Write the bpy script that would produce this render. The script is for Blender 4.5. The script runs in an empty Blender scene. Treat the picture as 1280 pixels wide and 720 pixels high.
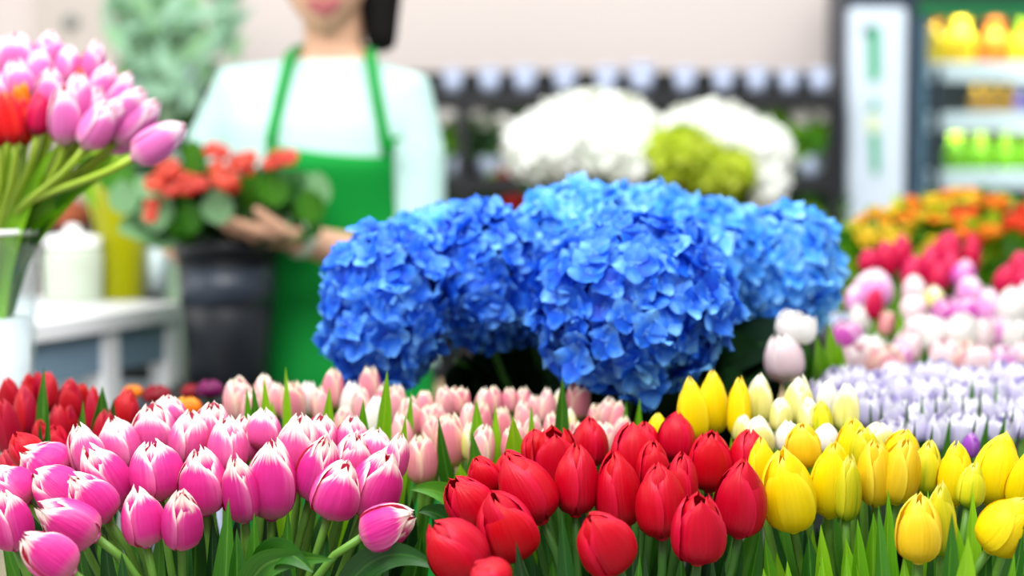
import bpy, bmesh, math, random
import numpy as np
from mathutils import Vector, Matrix, Quaternion
random.seed(7); np.random.seed(7)
C = bpy.context.scene.collection
R = random.uniform
PI = math.pi

# ------------------------------------------------------------------ camera
CAMZ = 1.25; PITCH = math.radians(4.3); LENS = 60.0; FX = 1280 * LENS / 36.0
cam_d = bpy.data.cameras.new('camera'); cam = bpy.data.objects.new('camera', cam_d); C.objects.link(cam)
cam.location = (0, 0, CAMZ); cam.rotation_euler = (PI / 2 - PITCH, 0, 0)
cam_d.lens = LENS; cam_d.sensor_width = 36.0; cam_d.clip_start = 0.05; cam_d.clip_end = 60
cam_d.dof.use_dof = True; cam_d.dof.focus_distance = 1.30; cam_d.dof.aperture_fstop = 3.1
bpy.context.scene.camera = cam
RIGHT = Vector((1, 0, 0)); FWD = Vector((0, math.cos(PITCH), -math.sin(PITCH))); UP = Vector((0, math.sin(PITCH), math.cos(PITCH)))
def at(px, py, d):
    """point of the photograph at distance y = d into the shop"""
    v = RIGHT * ((px - 640) / FX) + UP * (-(py - 360) / FX) + FWD
    return Vector((0, 0, CAMZ)) + v * (d / v.y)
def proj(p):
    q = Vector(p) - Vector((0, 0, CAMZ)); f = q.dot(FWD)
    return 640 + FX * q.dot(RIGHT) / f, 360 - FX * q.dot(UP) / f

# ------------------------------------------------------------------ helpers
def lin(c):
    return tuple(((v / 255.0) / 12.92 if v / 255.0 <= .04045 else ((v / 255.0 + .055) / 1.055) ** 2.4) for v in c[:3]) + (1.0,)
class MB:
    def __init__(s): s.v = []; s.f = []; s.uv = []; s.mi = []
    def add(s, vs, fs, uvs=None, mi=0):
        o = len(s.v); s.v += [Vector(p) for p in vs]; s.uv += (uvs if uvs else [(0, 0)] * len(vs))
        s.f += [tuple(i + o for i in f) for f in fs]; s.mi += [mi] * len(fs)
    def grid(s, nu, nv, fn, mi=0, closed=False):
        """fn(i/(nu-1), j/(nv-1)) -> point ; uv = same"""
        vs = []; uv = []
        for j in range(nv):
            for i in range(nu):
                a = i / (nu - 1) if not closed else i / nu
                b = j / (nv - 1); vs.append(fn(a, b)); uv.append((a, b))
        fs = []
        for j in range(nv - 1):
            for i in range(nu if closed else nu - 1):
                k = (i + 1) % nu
                fs.append((j * nu + i, j * nu + k, (j + 1) * nu + k, (j + 1) * nu + i))
        s.add(vs, fs, uv, mi)
    def box(s, c, h, rot=None, mi=0):
        vs = [Vector((x * h[0], y * h[1], z * h[2])) for x in (-1, 1) for y in (-1, 1) for z in (-1, 1)]
        if rot: vs = [rot @ v for v in vs]
        vs = [v + Vector(c) for v in vs]
        s.add(vs, [(0, 1, 3, 2), (4, 6, 7, 5), (0, 4, 5, 1), (2, 3, 7, 6), (0, 2, 6, 4), (1, 5, 7, 3)], None, mi)
    def tube(s, pts, rad, n=8, cap=True, mi=0):
        pts = [Vector(p) for p in pts]; m = len(pts)
        if not isinstance(rad, (list, tuple)): rad = [rad] * m
        t0 = (pts[1] - pts[0]).normalized(); a = t0.orthogonal().normalized()
        rings = []
        for k in range(m):
            t = (pts[min(k + 1, m - 1)] - pts[max(k - 1, 0)]).normalized()
            a = (a - t * a.dot(t)).normalized(); b = t.cross(a)
            rings.append([pts[k] + (a * math.cos(2 * PI * i / n) + b * math.sin(2 * PI * i / n)) * rad[k] for i in range(n)])
        vs = [p for r in rings for p in r]; uv = [(i / n, k / (m - 1)) for k in range(m) for i in range(n)]
        fs = [(k * n + i, k * n + (i + 1) % n, (k + 1) * n + (i + 1) % n, (k + 1) * n + i) for k in range(m - 1) for i in range(n)]
        if cap: fs += [tuple(reversed(range(n))), tuple((m - 1) * n + i for i in range(n))]
        s.add(vs, fs, uv, mi)
    def capsule(s, pts, rad, n=12):
        """tube with rounded ends"""
        pts = [Vector(p) for p in pts]; rad = list(rad)
        d0 = (pts[0] - pts[1]).normalized(); d1 = (pts[-1] - pts[-2]).normalized()
        A = []; ra = []
        for k in range(4):
            a = PI / 2 * k / 4; A.append(pts[0] + d0 * rad[0] * math.cos(a)); ra.append(max(rad[0] * math.sin(a), rad[0] * .08))
        B = []; rb = []
        for k in range(3, -1, -1):
            a = PI / 2 * k / 4; B.append(pts[-1] + d1 * rad[-1] * math.cos(a)); rb.append(max(rad[-1] * math.sin(a), rad[-1] * .08))
        s.tube(A + pts + B, ra + rad + rb, n)
    def lathe(s, prof, c=(0, 0, 0), n=28, mi=0, cap=(False, False), sx=1.0, sy=1.0):
        c = Vector(c); m = len(prof)
        vs = [c + Vector((r * math.cos(2 * PI * i / n) * sx, r * math.sin(2 * PI * i / n) * sy, z)) for r, z in prof for i in range(n)]
        uv = [(i / n, k / max(1, m - 1)) for k in range(m) for i in range(n)]
        fs = [(k * n + i, k * n + (i + 1) % n, (k + 1) * n + (i + 1) % n, (k + 1) * n + i) for k in range(m - 1) for i in range(n)]
        if cap[0]: fs.append(tuple(reversed(range(n))))
        if cap[1]: fs.append(tuple((m - 1) * n + i for i in range(n)))
        s.add(vs, fs, uv, mi)
    def ball(s, c, r, n=14, m=10, fn=None):
        c = Vector(c); r = Vector(r) if hasattr(r, '__len__') else Vector((r, r, r))
        vs = []
        for j in range(m + 1):
            th = PI * (j + (.02 if j == 0 else -.02 if j == m else 0)) / m
            for i in range(n):
                ph = 2 * PI * i / n
                p = Vector((math.sin(th) * math.cos(ph), math.sin(th) * math.sin(ph), -math.cos(th)))
                if fn: p = fn(p)
                vs.append(c + Vector((p.x * r.x, p.y * r.y, p.z * r.z)))
        fs = [(j * n + i, j * n + (i + 1) % n, (j + 1) * n + (i + 1) % n, (j + 1) * n + i) for j in range(m) for i in range(n)]
        fs += [tuple(reversed(range(n))), tuple(m * n + i for i in range(n))]
        s.add(vs, fs)
    def mesh(s, name, mats, off=(0, 0, 0), smooth=True):
        off = Vector(off); me = bpy.data.meshes.new(name)
        me.from_pydata([tuple(v - off) for v in s.v], [], s.f)
        ul = me.uv_layers.new(name='UVMap'); li = np.zeros(len(me.loops), dtype=np.int32); me.loops.foreach_get('vertex_index', li)
        ul.data.foreach_set('uv', np.array(s.uv, dtype=np.float32)[li].ravel())
        if not isinstance(mats, (list, tuple)): mats = [mats]
        for m in mats: me.materials.append(m)
        me.polygons.foreach_set('material_index', np.array(s.mi, dtype=np.int32))
        if smooth: me.polygons.foreach_set('use_smooth', np.ones(len(s.f), dtype=bool))
        me.update(); return me
    def build(s, name, mats, parent=None, smooth=True, off=None):
        if off is None: off = WLOC.get(parent.name, Vector()) if parent else Vector()
        return link(name, s.mesh(name, mats, off, smooth), parent)
WLOC = {}
def link(name, me, parent=None):
    o = bpy.data.objects.new(name, me); C.objects.link(o)
    if parent:
        o.parent = parent; WLOC[o.name] = WLOC.get(parent.name, Vector())
    return o
def tag(o, label=None, cat=None, group=None, kind=None):
    if label: o['label'] = label
    if cat: o['category'] = cat
    if group: o['group'] = group
    if kind: o['kind'] = kind
    return o
def thing(name, label, cat, loc, group=None):
    o = bpy.data.objects.new(name, None); C.objects.link(o); o.location = Vector(loc); o.empty_display_size = .02
    WLOC[o.name] = Vector(loc)
    return tag(o, label, cat, group)
def bez(p0, p1, p2, p3, n):
    out = []
    for k in range(n):
        t = k / (n - 1); u = 1 - t
        out.append(p0 * u ** 3 + p1 * 3 * u * u * t + p2 * 3 * u * t * t + p3 * t ** 3)
    return out
ORD = ['zeroth', 'first', 'second', 'third', 'fourth', 'fifth', 'sixth', 'seventh', 'eighth', 'ninth', 'tenth', 'eleventh', 'twelfth', 'thirteenth', 'fourteenth', 'fifteenth', 'sixteenth', 'seventeenth', 'eighteenth', 'nineteenth', 'twentieth'] + ['twenty-' + w for w in ('first', 'second', 'third', 'fourth', 'fifth', 'sixth', 'seventh', 'eighth', 'ninth')]

# ------------------------------------------------------------------ materials
class NT:
    def __init__(s, name):
        s.m = bpy.data.materials.new(name); s.m.use_nodes = True; s.t = s.m.node_tree; s.t.nodes.clear()
        s.out = s.t.nodes.new('ShaderNodeOutputMaterial')
    def n(s, kind, **k):
        o = s.t.nodes.new('ShaderNode' + kind)
        for a, v in k.items(): setattr(o, a, v)
        return o
    def l(s, a, b): s.t.links.new(a, b)
    def setin(s, sock, v):
        if hasattr(v, 'node'): s.l(v, sock)
        else: sock.default_value = v
    def math(s, op, a, b=0.0, c=None):
        o = s.n('Math', operation=op); s.setin(o.inputs[0], a); s.setin(o.inputs[1], b)
        if c is not None: s.setin(o.inputs[2], c)
        return o.outputs[0]
    def sstep(s, x, a, b):
        o = s.n('MapRange', interpolation_type='SMOOTHSTEP'); s.setin(o.inputs[0], x)
        s.setin(o.inputs[1], a); s.setin(o.inputs[2], b); return o.outputs[0]
    def mix(s, f, a, b, mode='MIX'):
        o = s.n('Mix', data_type='RGBA', blend_type=mode); s.setin(o.inputs[0], f); s.setin(o.inputs[6], a); s.setin(o.inputs[7], b); return o.outputs[2]
    def noise(s, vec, scale, detail=3.0):
        o = s.n('TexNoise'); o.inputs['Scale'].default_value = scale; o.inputs['Detail'].default_value = detail
        if vec is not None: s.l(vec, o.inputs['Vector'])
        return o.outputs['Fac']
    def finish(s, col, rough=.5, trans=0.0, spec=.4, bump=None, metallic=0.0, tcol=None):
        p = s.n('BsdfPrincipled'); s.setin(p.inputs['Base Color'], col); p.inputs['Roughness'].default_value = rough
        p.inputs['Specular IOR Level'].default_value = spec; p.inputs['Metallic'].default_value = metallic
        if bump is not None:
            b = s.n('Bump'); b.inputs['Strength'].default_value = bump[1]; b.inputs['Distance'].default_value = bump[2]; s.l(bump[0], b.inputs['Height']); s.l(b.outputs[0], p.inputs['Normal'])
        sh = p.outputs[0]
        if trans > 0:
            t = s.n('BsdfTranslucent'); s.setin(t.inputs[0], tcol if tcol is not None else col)
            mx = s.n('MixShader'); mx.inputs[0].default_value = trans; s.l(sh, mx.inputs[1]); s.l(t.outputs[0], mx.inputs[2]); sh = mx.outputs[0]
        s.l(sh, s.out.inputs[0]); return s.m
def plain(name, c, rough=.5, spec=.4, metallic=0.0, nz=0.08, scale=12, trans=0.0):
    k = NT(name); tc = k.n('TexCoord').outputs['Object']; f = k.noise(tc, scale)
    col = k.mix(f, lin([v * (1 - nz) for v in c]), lin([min(255, v * (1 + nz)) for v in c]))
    return k.finish(col, rough, trans, spec, metallic=metallic)
def petal_mat(name, base, mid, edge, tip, inside=None, tipw=.18, edge_pow=2.2, edge_amt=.7, var=.06, trans=.28, rough=.42, streak=.22, vein=None, spec=.3):
    """uv.x = across the petal, uv.y = from base to tip"""
    k = NT(name); uv = k.n('TexCoord').outputs['UV']; sep = k.n('SeparateXYZ'); k.l(uv, sep.inputs[0]); x, y = sep.outputs[0], sep.outputs[1]
    oi = k.n('ObjectInfo').outputs['Random']
    au = k.math('ABSOLUTE', k.math('SUBTRACT', k.math('MULTIPLY', x, 2.0), 1.0))
    mp = k.n('Mapping'); k.l(uv, mp.inputs[0]); mp.inputs['Scale'].default_value = (16, 1.4, 1)
    cmb = k.n('CombineXYZ'); k.l(k.math('MULTIPLY', oi, 37.0), cmb.inputs[0]); k.l(k.math('MULTIPLY', oi, 91.0), cmb.inputs[1]); k.l(cmb.outputs[0], mp.inputs['Location'])
    st = k.noise(mp.outputs[0], 1.0, 4.0)
    mp2 = k.n('Mapping'); k.l(uv, mp2.inputs[0]); mp2.inputs['Scale'].default_value = (5, 5, 1); k.l(cmb.outputs[0], mp2.inputs['Location'])
    pt = k.noise(mp2.outputs[0], 1.6, 3.0)
    col = k.mix(k.sstep(y, 0.0, .30), lin(base), lin(mid))
    e = k.math('POWER', au, edge_pow); e = k.math('ADD', e, k.math('MULTIPLY', k.math('SUBTRACT', st, .5), .9))
    e = k.math('MULTIPLY', e, k.math('ADD', .35, k.math('MULTIPLY', y, .8)))
    col = k.mix(k.math('MULTIPLY', k.sstep(e, .05, 1.0), edge_amt), col, lin(edge))
    # pale ragged rim towards the tip and along the upper edges
    rim = k.math('ADD', y, k.math('MULTIPLY', k.math('POWER', au, 5.0), tipw * .9))
    rim = k.math('ADD', rim, k.math('MULTIPLY', k.math('SUBTRACT', st, .5), tipw * 1.1))
    col = k.mix(k.sstep(rim, 1.0 - tipw, 1.0 - tipw * .25), col, lin(tip))
    if vein:
        vv = k.math('SUBTRACT', 1.0, k.sstep(au, .02, .16)); vv = k.math('MULTIPLY', vv, k.sstep(y, .95, .1))
        col = k.mix(k.math('MULTIPLY', vv, .8), col, lin(vein))
    br = k.math('ADD', 1.0 - streak * .5, k.math('MULTIPLY', st, streak))
    hs = k.n('HueSaturation'); k.l(col, hs.inputs['Color'])
    k.l(k.math('ADD', .5 - var * .05, k.math('MULTIPLY', oi, var * .10)), hs.inputs['Hue'])
    k.l(k.math('MULTIPLY', br, k.math('ADD', 1.0 - var, k.math('MULTIPLY', oi, var * 1.6))), hs.inputs['Value'])
    hs.inputs['Saturation'].default_value = 1.0
    col = hs.outputs[0]
    if inside:
        g = k.n('NewGeometry').outputs['Backfacing']; col = k.mix(g, col, lin(inside))
    return k.finish(col, rough, trans, spec, bump=(st, .25, .004))
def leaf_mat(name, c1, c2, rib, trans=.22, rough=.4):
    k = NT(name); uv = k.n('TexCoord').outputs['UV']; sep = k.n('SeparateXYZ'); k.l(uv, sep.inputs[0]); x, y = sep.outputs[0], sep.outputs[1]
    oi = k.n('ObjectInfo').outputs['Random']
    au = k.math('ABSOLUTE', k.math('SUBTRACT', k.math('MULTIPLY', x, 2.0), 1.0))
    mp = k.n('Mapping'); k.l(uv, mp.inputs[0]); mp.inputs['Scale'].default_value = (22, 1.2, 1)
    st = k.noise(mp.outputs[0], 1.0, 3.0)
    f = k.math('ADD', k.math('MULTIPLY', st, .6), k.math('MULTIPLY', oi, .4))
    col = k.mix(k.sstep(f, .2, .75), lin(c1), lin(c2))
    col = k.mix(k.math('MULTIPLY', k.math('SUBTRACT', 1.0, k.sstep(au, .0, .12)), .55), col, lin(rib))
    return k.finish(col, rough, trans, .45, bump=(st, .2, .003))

PM = {
 'pink': petal_mat('pink_petal', (236, 150, 176), (228, 48, 150), (248, 146, 200), (255, 238, 226), inside=(222, 60, 96), tipw=.24, edge_amt=.72, var=.08),
 'pinklight': petal_mat('light_pink_petal', (240, 150, 180), (236, 92, 168), (250, 176, 212), (255, 240, 230), inside=(226, 84, 116), tipw=.32, edge_amt=.8, var=.08),
 'red': petal_mat('red_petal', (150, 8, 26), (196, 2, 30), (224, 24, 70), (212, 12, 38), inside=(160, 0, 24), tipw=.06, edge_amt=.6, var=.04, trans=.15, spec=.22, rough=.38, streak=.3),
 'yellow': petal_mat('yellow_petal', (236, 222, 30), (255, 232, 4), (255, 242, 50), (255, 240, 90), inside=(240, 200, 10), tipw=.10, edge_amt=.6, var=.05, trans=.34),
 'amber': petal_mat('amber_petal', (232, 216, 40), (248, 210, 30), (254, 236, 76), (254, 238, 96), inside=(236, 190, 24), tipw=.10, edge_amt=.8, var=.07, trans=.3),
 'lime': petal_mat('lime_yellow_petal', (150, 190, 40), (226, 220, 30), (246, 236, 60), (250, 240, 120), tipw=.12, vein=(150, 190, 30), var=.06, trans=.34),
 'cream': petal_mat('cream_petal', (190, 210, 60), (246, 240, 150), (253, 250, 214), (255, 253, 236), tipw=.3, vein=(222, 226, 70), var=.05, trans=.34),
 'white': petal_mat('white_petal', (216, 226, 190), (248, 244, 240), (255, 253, 250), (255, 255, 252), tipw=.2, var=.04, trans=.34, streak=.12),
 'palepink': petal_mat('pale_pink_petal', (220, 224, 140), (244, 152, 172), (250, 224, 196), (254, 244, 216), tipw=.18, edge_amt=.95, edge_pow=1.8, var=.08, trans=.32),
 'palepinklight': petal_mat('blush_edged_petal', (214, 220, 150), (246, 176, 186), (251, 234, 208), (254, 246, 228), tipw=.18, edge_amt=.95, edge_pow=1.6, var=.06, trans=.32),
 'darkred': petal_mat('dark_red_petal', (120, 6, 24), (184, 10, 40), (206, 34, 60), (214, 60, 70), tipw=.1, edge_amt=.6, var=.12, trans=.2, streak=.3),
 'crimson': petal_mat('crimson_petal', (160, 6, 50), (206, 14, 74), (226, 50, 104), (230, 70, 120), tipw=.1, edge_amt=.6, var=.08, trans=.2),
 'blush': petal_mat('blush_white_petal', (226, 222, 196), (250, 228, 232), (255, 246, 244), (255, 252, 248), inside=(240, 200, 210), tipw=.25, edge_amt=.9, var=.06, trans=.34, streak=.14),
 'orchid': petal_mat('orchid_petal', (226, 150, 200), (226, 96, 200), (244, 186, 232), (250, 216, 240), inside=(200, 60, 160), tipw=.25, edge_amt=.8, var=.09),
 'orchidlight': petal_mat('light_orchid_petal', (238, 190, 220), (238, 160, 222), (250, 214, 240), (255, 236, 246), tipw=.28, edge_amt=.85, var=.07),
 'lilac': petal_mat('lilac_white_petal', (196, 184, 226), (228, 222, 246), (244, 242, 253), (254, 254, 255), inside=(206, 196, 234), tipw=.34, edge_amt=.9, var=.06, trans=.34, streak=.14),
 'purple': petal_mat('purple_petal', (140, 60, 160), (170, 80, 200), (206, 140, 226), (220, 170, 236), tipw=.15),
 'vasepink': petal_mat('lilac_pink_petal', (244, 200, 220), (236, 122, 200), (250, 190, 226), (255, 232, 242), inside=(216, 40, 100), tipw=.3, edge_amt=.85, var=.07),
 'vasered': petal_mat('scarlet_petal', (180, 10, 20), (236, 22, 30), (244, 70, 40), (250, 120, 50), tipw=.12, edge_amt=.6, var=.08),
 'orange': petal_mat('orange_petal', (230, 100, 10), (250, 130, 12), (255, 166, 40), (255, 190, 70), tipw=.15, var=.05),
 'maroon': petal_mat('maroon_petal', (80, 4, 20), (140, 8, 34), (170, 26, 50), (180, 40, 60), tipw=.12, var=.15),
 'plum': petal_mat('plum_petal', (70, 8, 50), (116, 16, 84), (150, 40, 112), (160, 60, 120), tipw=.12, var=.1),
}
LM = {
 'tulip': leaf_mat('tulip_leaf', (32, 92, 16), (80, 150, 34), (122, 180, 64)),
 'deep': leaf_mat('deep_green_leaf', (14, 52, 16), (36, 94, 28), (70, 120, 50), trans=.15),
 'bright': leaf_mat('bright_green_leaf', (80, 158, 12), (150, 208, 28), (176, 222, 70), trans=.3),
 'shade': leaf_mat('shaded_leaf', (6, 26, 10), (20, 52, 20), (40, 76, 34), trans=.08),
 'lime': leaf_mat('lime_leaf', (130, 170, 20), (190, 214, 40), (206, 226, 90), trans=.3),
 'sage': leaf_mat('sage_leaf', (120, 170, 136), (160, 204, 172), (180, 216, 190), trans=.25),
 'mint': leaf_mat('pale_leaf', (96, 150, 92), (150, 200, 146), (176, 216, 170), trans=.25),
 'slit': leaf_mat('grey_green_leaf', (70, 84, 80), (96, 120, 84), (120, 140, 110), trans=.2),
}
STEM = plain('green_stem', (98, 146, 50), .45, nz=.2, scale=30, trans=.15)
STEMD = plain('dark_green_stem', (58, 104, 36), .45, nz=.2, scale=30)
STEMY = plain('yellow_green_stem', (166, 196, 60), .4, nz=.15, scale=30, trans=.2)

# ------------------------------------------------------------------ tulips
PROF_T = [0, .04, .12, .25, .42, .6, .76, .88, .96, 1.0]
def prof(t, openness):
    closed = np.interp(t, PROF_T, [.16, .50, .80, .96, 1.0, .94, .78, .55, .33, .14])
    opened = np.interp(t, PROF_T, [.16, .50, .80, .95, 1.0, 1.02, 1.0, .96, .92, .88])
    return closed * (1 - openness) + opened * openness
def petal_mesh(openness, amp, rs, zs, ang, nu, nv, seed, ruffle=0.0, tipround=.5, tipcurl=0.0):
    rr = random.Random(seed); ph = rr.uniform(0, 6); ph2 = rr.uniform(0, 6)
    b = MB()
    def f(a, t):
        u = a * 2 - 1
        # half angular width: wide body, pointed-round tip
        wv = np.interp(t, [0, .08, .25, .5, .7, .84, .93, .98, 1], [.5, .78, .97, 1, .95, .80, .60, .36, .08])
        al = u * ang * wv
        r = prof(t, openness) * rs
        r *= 1.0 + amp * (u * u - .35) * (.3 + t) * .5 - .035 * math.exp(-(u / .12) ** 2) * (1 - .4 * t)
        r *= 1 + ruffle * math.sin(5 * u + ph) * t * t + .05 * u
        z = t * zs - .05 * u * u * t + ruffle * .5 * math.sin(9 * u + ph2) * t ** 3 + (ruffle * (.5 * math.sin(23 * u + ph) + .45 * math.sin(41 * u + ph2)) * t ** 7 if ruffle else 0)
        r += tipcurl * max(0, t - .8) ** 2 * 6
        return Vector((r * math.cos(al), r * math.sin(al), z))
    b.grid(nu, nv, f)
    return b
def unit_R(): return .32
HEADS = {}
def head_meshes(kind, style, var):
    key = (kind, style, var)
    if key in HEADS: return HEADS[key]
    S = {'bud': (.04, .05, 0.0, 1.14, 11, 14), 'fringe': (.13, .09, .04, 1.12, 13, 16), 'cup': (.62, .08, .03, 1.05, 9, 10), 'ragged': (.8, .12, .09, 1.0, 9, 10),
         'soft': (.2, .06, .02, 1.12, 9, 11), 'point': (-.12, .06, .0, 1.12, 11, 14)}[style]
    op, amp, ruf, ang, nu, nv = S
    rr = random.Random(hash((style, var)) % 1000 if False else sum(map(ord, kind + style)) * 7 + var)
    op += rr.uniform(-.1, .12)
    inner = MB()
    for k in range(3):
        p = petal_mesh(op * .8, amp, .262, 1.0 + rr.uniform(-.04, .03), ang, nu, nv, rr.random(), ruf)
        rot = Matrix.Rotation(2 * PI * k / 3 + PI / 3 + rr.uniform(-.12, .12), 3, 'Z')
        inner.add([rot @ v for v in p.v], p.f, p.uv)
    # short pistil and the green-white receptacle under the petals
    inner.lathe([(.0, -.03), (.05, -.025), (.085, .0), (.07, .03)], n=8)
    outs = []
    for k in range(3):
        outs.append(petal_mesh(op + rr.uniform(-.05, .1), amp, .32, .96 + rr.uniform(-.06, .05), ang + .05, nu, nv, rr.random(), ruf, tipcurl=rr.uniform(-.2, .5) * max(op, .05)).mesh('outer_petal', PM[kind]))
    HEADS[key] = (inner.mesh('flower_head', PM[kind]), outs)
    return HEADS[key]
def leaf_into(b, pts, width, nrm, fold=.25, twist=0.0, nu=5, point=.72):
    pts = [Vector(p) for p in pts]; m = len(pts)
    def f(a, t):
        k = t * (m - 1); i = min(int(k), m - 2); fr = k - i
        p = pts[i].lerp(pts[i + 1], fr); tg = (pts[min(i + 1, m - 1)] - pts[max(i, 0)]).normalized()
        side = tg.cross(nrm)
        if side.length < 1e-4: side = tg.orthogonal()
        side.normalize(); q = Quaternion(tg, twist * t); side = q @ side; nn = side.cross(tg)
        u = a * 2 - 1; w = width * (math.sin(PI * min(1, t ** point * .97 + .03)) ** .75) * .5
        return p + side * u * w + nn * (abs(u) ** 1.5) * w * fold * 2
    b.grid(nu, m, f)
def make_leaf(root, tip, width, mat, base=None, mid=None, name='leaf', nrm=None, twist=0.0, n=12, fold=.25, point=.72):
    base = Vector(base) if base is not None else WLOC[root.name] + Vector((0, 0, .1))
    tip = Vector(tip)
    p1 = base + Vector((0, 0, (tip.z - base.z) * .45)); p2 = Vector(mid) if mid is not None else base.lerp(tip, .75) + Vector((0, 0, .02))
    b = MB(); leaf_into(b, bez(base, p1, p2, tip, n), width, nrm or Vector((R(-.3, .3), -1, R(-.2, .3))).normalized(), fold, twist, 5, point)
    return b.build(name, mat, root)
NT_COUNT = 0
def tulip(kind, style, px, py, w, h, tilt, d, neck, label, group, lean=None, stem=STEM, sub=True, sr=.0034, name='tulip', spread=.06):
    """one tulip: flower head centred on that spot of its bunch, stem running down into the vessel"""
    global NT_COUNT; NT_COUNT += 1
    sc = d / FX
    lean = R(-.05, .28) if lean is None else lean
    ti = math.radians(tilt)
    dr = (RIGHT * math.sin(ti) + Vector((0, 0, 1)) * math.cos(ti) - Vector((0, 1, 0)) * lean).normalized()
    H = h * sc / max(.6, math.sqrt(dr.x ** 2 + dr.z ** 2)) ; Wd = w * sc
    c = at(px, py, d); base = c - dr * H * .5
    nk = Vector(neck); off = Vector((base.x - nk.x, base.y - nk.y, 0)); L = off.length
    off = off * (min(spread, L * .45) / L if L > 1e-5 else 0)
    mouth = nk + off; bottom = Vector((nk.x - off.x * .5, nk.y - off.y * .5, nk.z - .25))
    root = thing(name, label, 'tulip' if name == 'tulip' else 'flower', bottom, group)
    b = MB(); l1 = (base - mouth).length
    pts = bez(base + dr * H * .02, base - dr * l1 * .35, mouth + Vector((0, 0, l1 * .25)), mouth, 9)[:-1] + [mouth, mouth.lerp(bottom, .5), bottom]
    b.tube(pts, [sr * 1.05] + [sr] * (len(pts) - 1), 6); b.build('stem', stem, root)
    me, outs = head_meshes(kind, style, NT_COUNT % 3)
    hd = link('flower_head', me, root); hd.location = base - bottom
    q = dr.to_track_quat('Z', 'Y') @ Quaternion((0, 0, 1), R(0, 2 * PI)); hd.rotation_mode = 'QUATERNION'; hd.rotation_quaternion = q
    sx = Wd / 2 / .33; hd.scale = (sx, sx, H)
    ph = R(-.1, .1)
    for k in range(3):
        p = link('outer_petal', outs[k], hd); p.rotation_euler = (0, 0, 2 * PI * k / 3 + ph + R(-.08, .08))
    root['_h'] = (px, py)
    return root, base, mouth
WORLD_S, KEY1, KEY2, KEY3, KEY4 = .68, 84, 62, 40, 34
# ------------------------------------------------------------------ buckets of tulips on the stall table
TABLE_Z = .50
BUCKET = plain('black_plastic', (26, 28, 30), .45, nz=.1)
def bucket(x, y, label, r=.085, z=TABLE_Z, h=.28, mat=None, group='black flower buckets on the stall'):
    t = thing('flower_bucket', label, 'bucket', (x, y, z), group)
    b = MB(); b.lathe([(r * .72, z + .004), (r * .74, z), (r * .76, z + .01), (r, z + h), (r - .004, z + h), (r * .74, z + .02), (.001, z + .02)], (x, y, 0), 32, cap=(True, False)); b.build('bucket_body', mat or BUCKET, t)
    b = MB(); b.lathe([(r - .003, z + h - .012), (r + .006, z + h - .012), (r + .008, z + h - .002), (r + .004, z + h + .003), (r - .003, z + h)], (x, y, 0), 32); b.build('rim', mat or BUCKET, t)
    w = MB(); w.lathe([(.001, z + h * .7), (r * .9, z + h * .7)], (x, y, 0), 24); w.build('water', WATER, t)
    return (x, y, z + h)
WATER = plain('dark_water', (30, 44, 36), .08, spec=.5)

def lerp_d(py, a, b):
    return a[1] + (b[1] - a[1]) * (py - a[0]) / (b[0] - a[0])
def bunch(rows, kind_fn, style_fn, dmap, necks, label_fn, group, jitter=0, stem=STEM, sr=.0034, d_jit=.012, spread=.06, grow=1.0):
    """rows: list of (row name, [(px, py, w, h, tilt, optional dict)]); labelled by their order from the left within the row"""
    made = []
    for rname, items in rows:
        items = sorted(items, key=lambda t: t[0])
        for i, it in enumerate(items):
            px, py, w, h, tilt = it[:5]; w *= grow; ex = it[5] if len(it) > 5 else {}
            d = ex.get('d', lerp_d(py, *dmap)) + R(-d_jit, d_jit)
            k = ex.get('k') or kind_fn(px, py); s = ex.get('s') or style_fn(px, py)
            nk = min(necks, key=lambda n: abs(proj(n)[0] - px))
            lab = ex.get('lab') or label_fn(k, tilt, i, len(items), rname)
            made.append(tulip(k, s, px, py, w, h, tilt + R(-3, 3), d, nk, lab, group, lean=ex.get('lean'), stem=stem, sr=sr, spread=spread) + (px, py, d))
    return made
def pos(i, n, rname):
    return f"{ORD[i + 1]} from left in {rname} row"
def tl(t):
    return 'upright' if abs(t) < 9 else ('left-leaning' if t < 0 else 'right-leaning')

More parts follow.
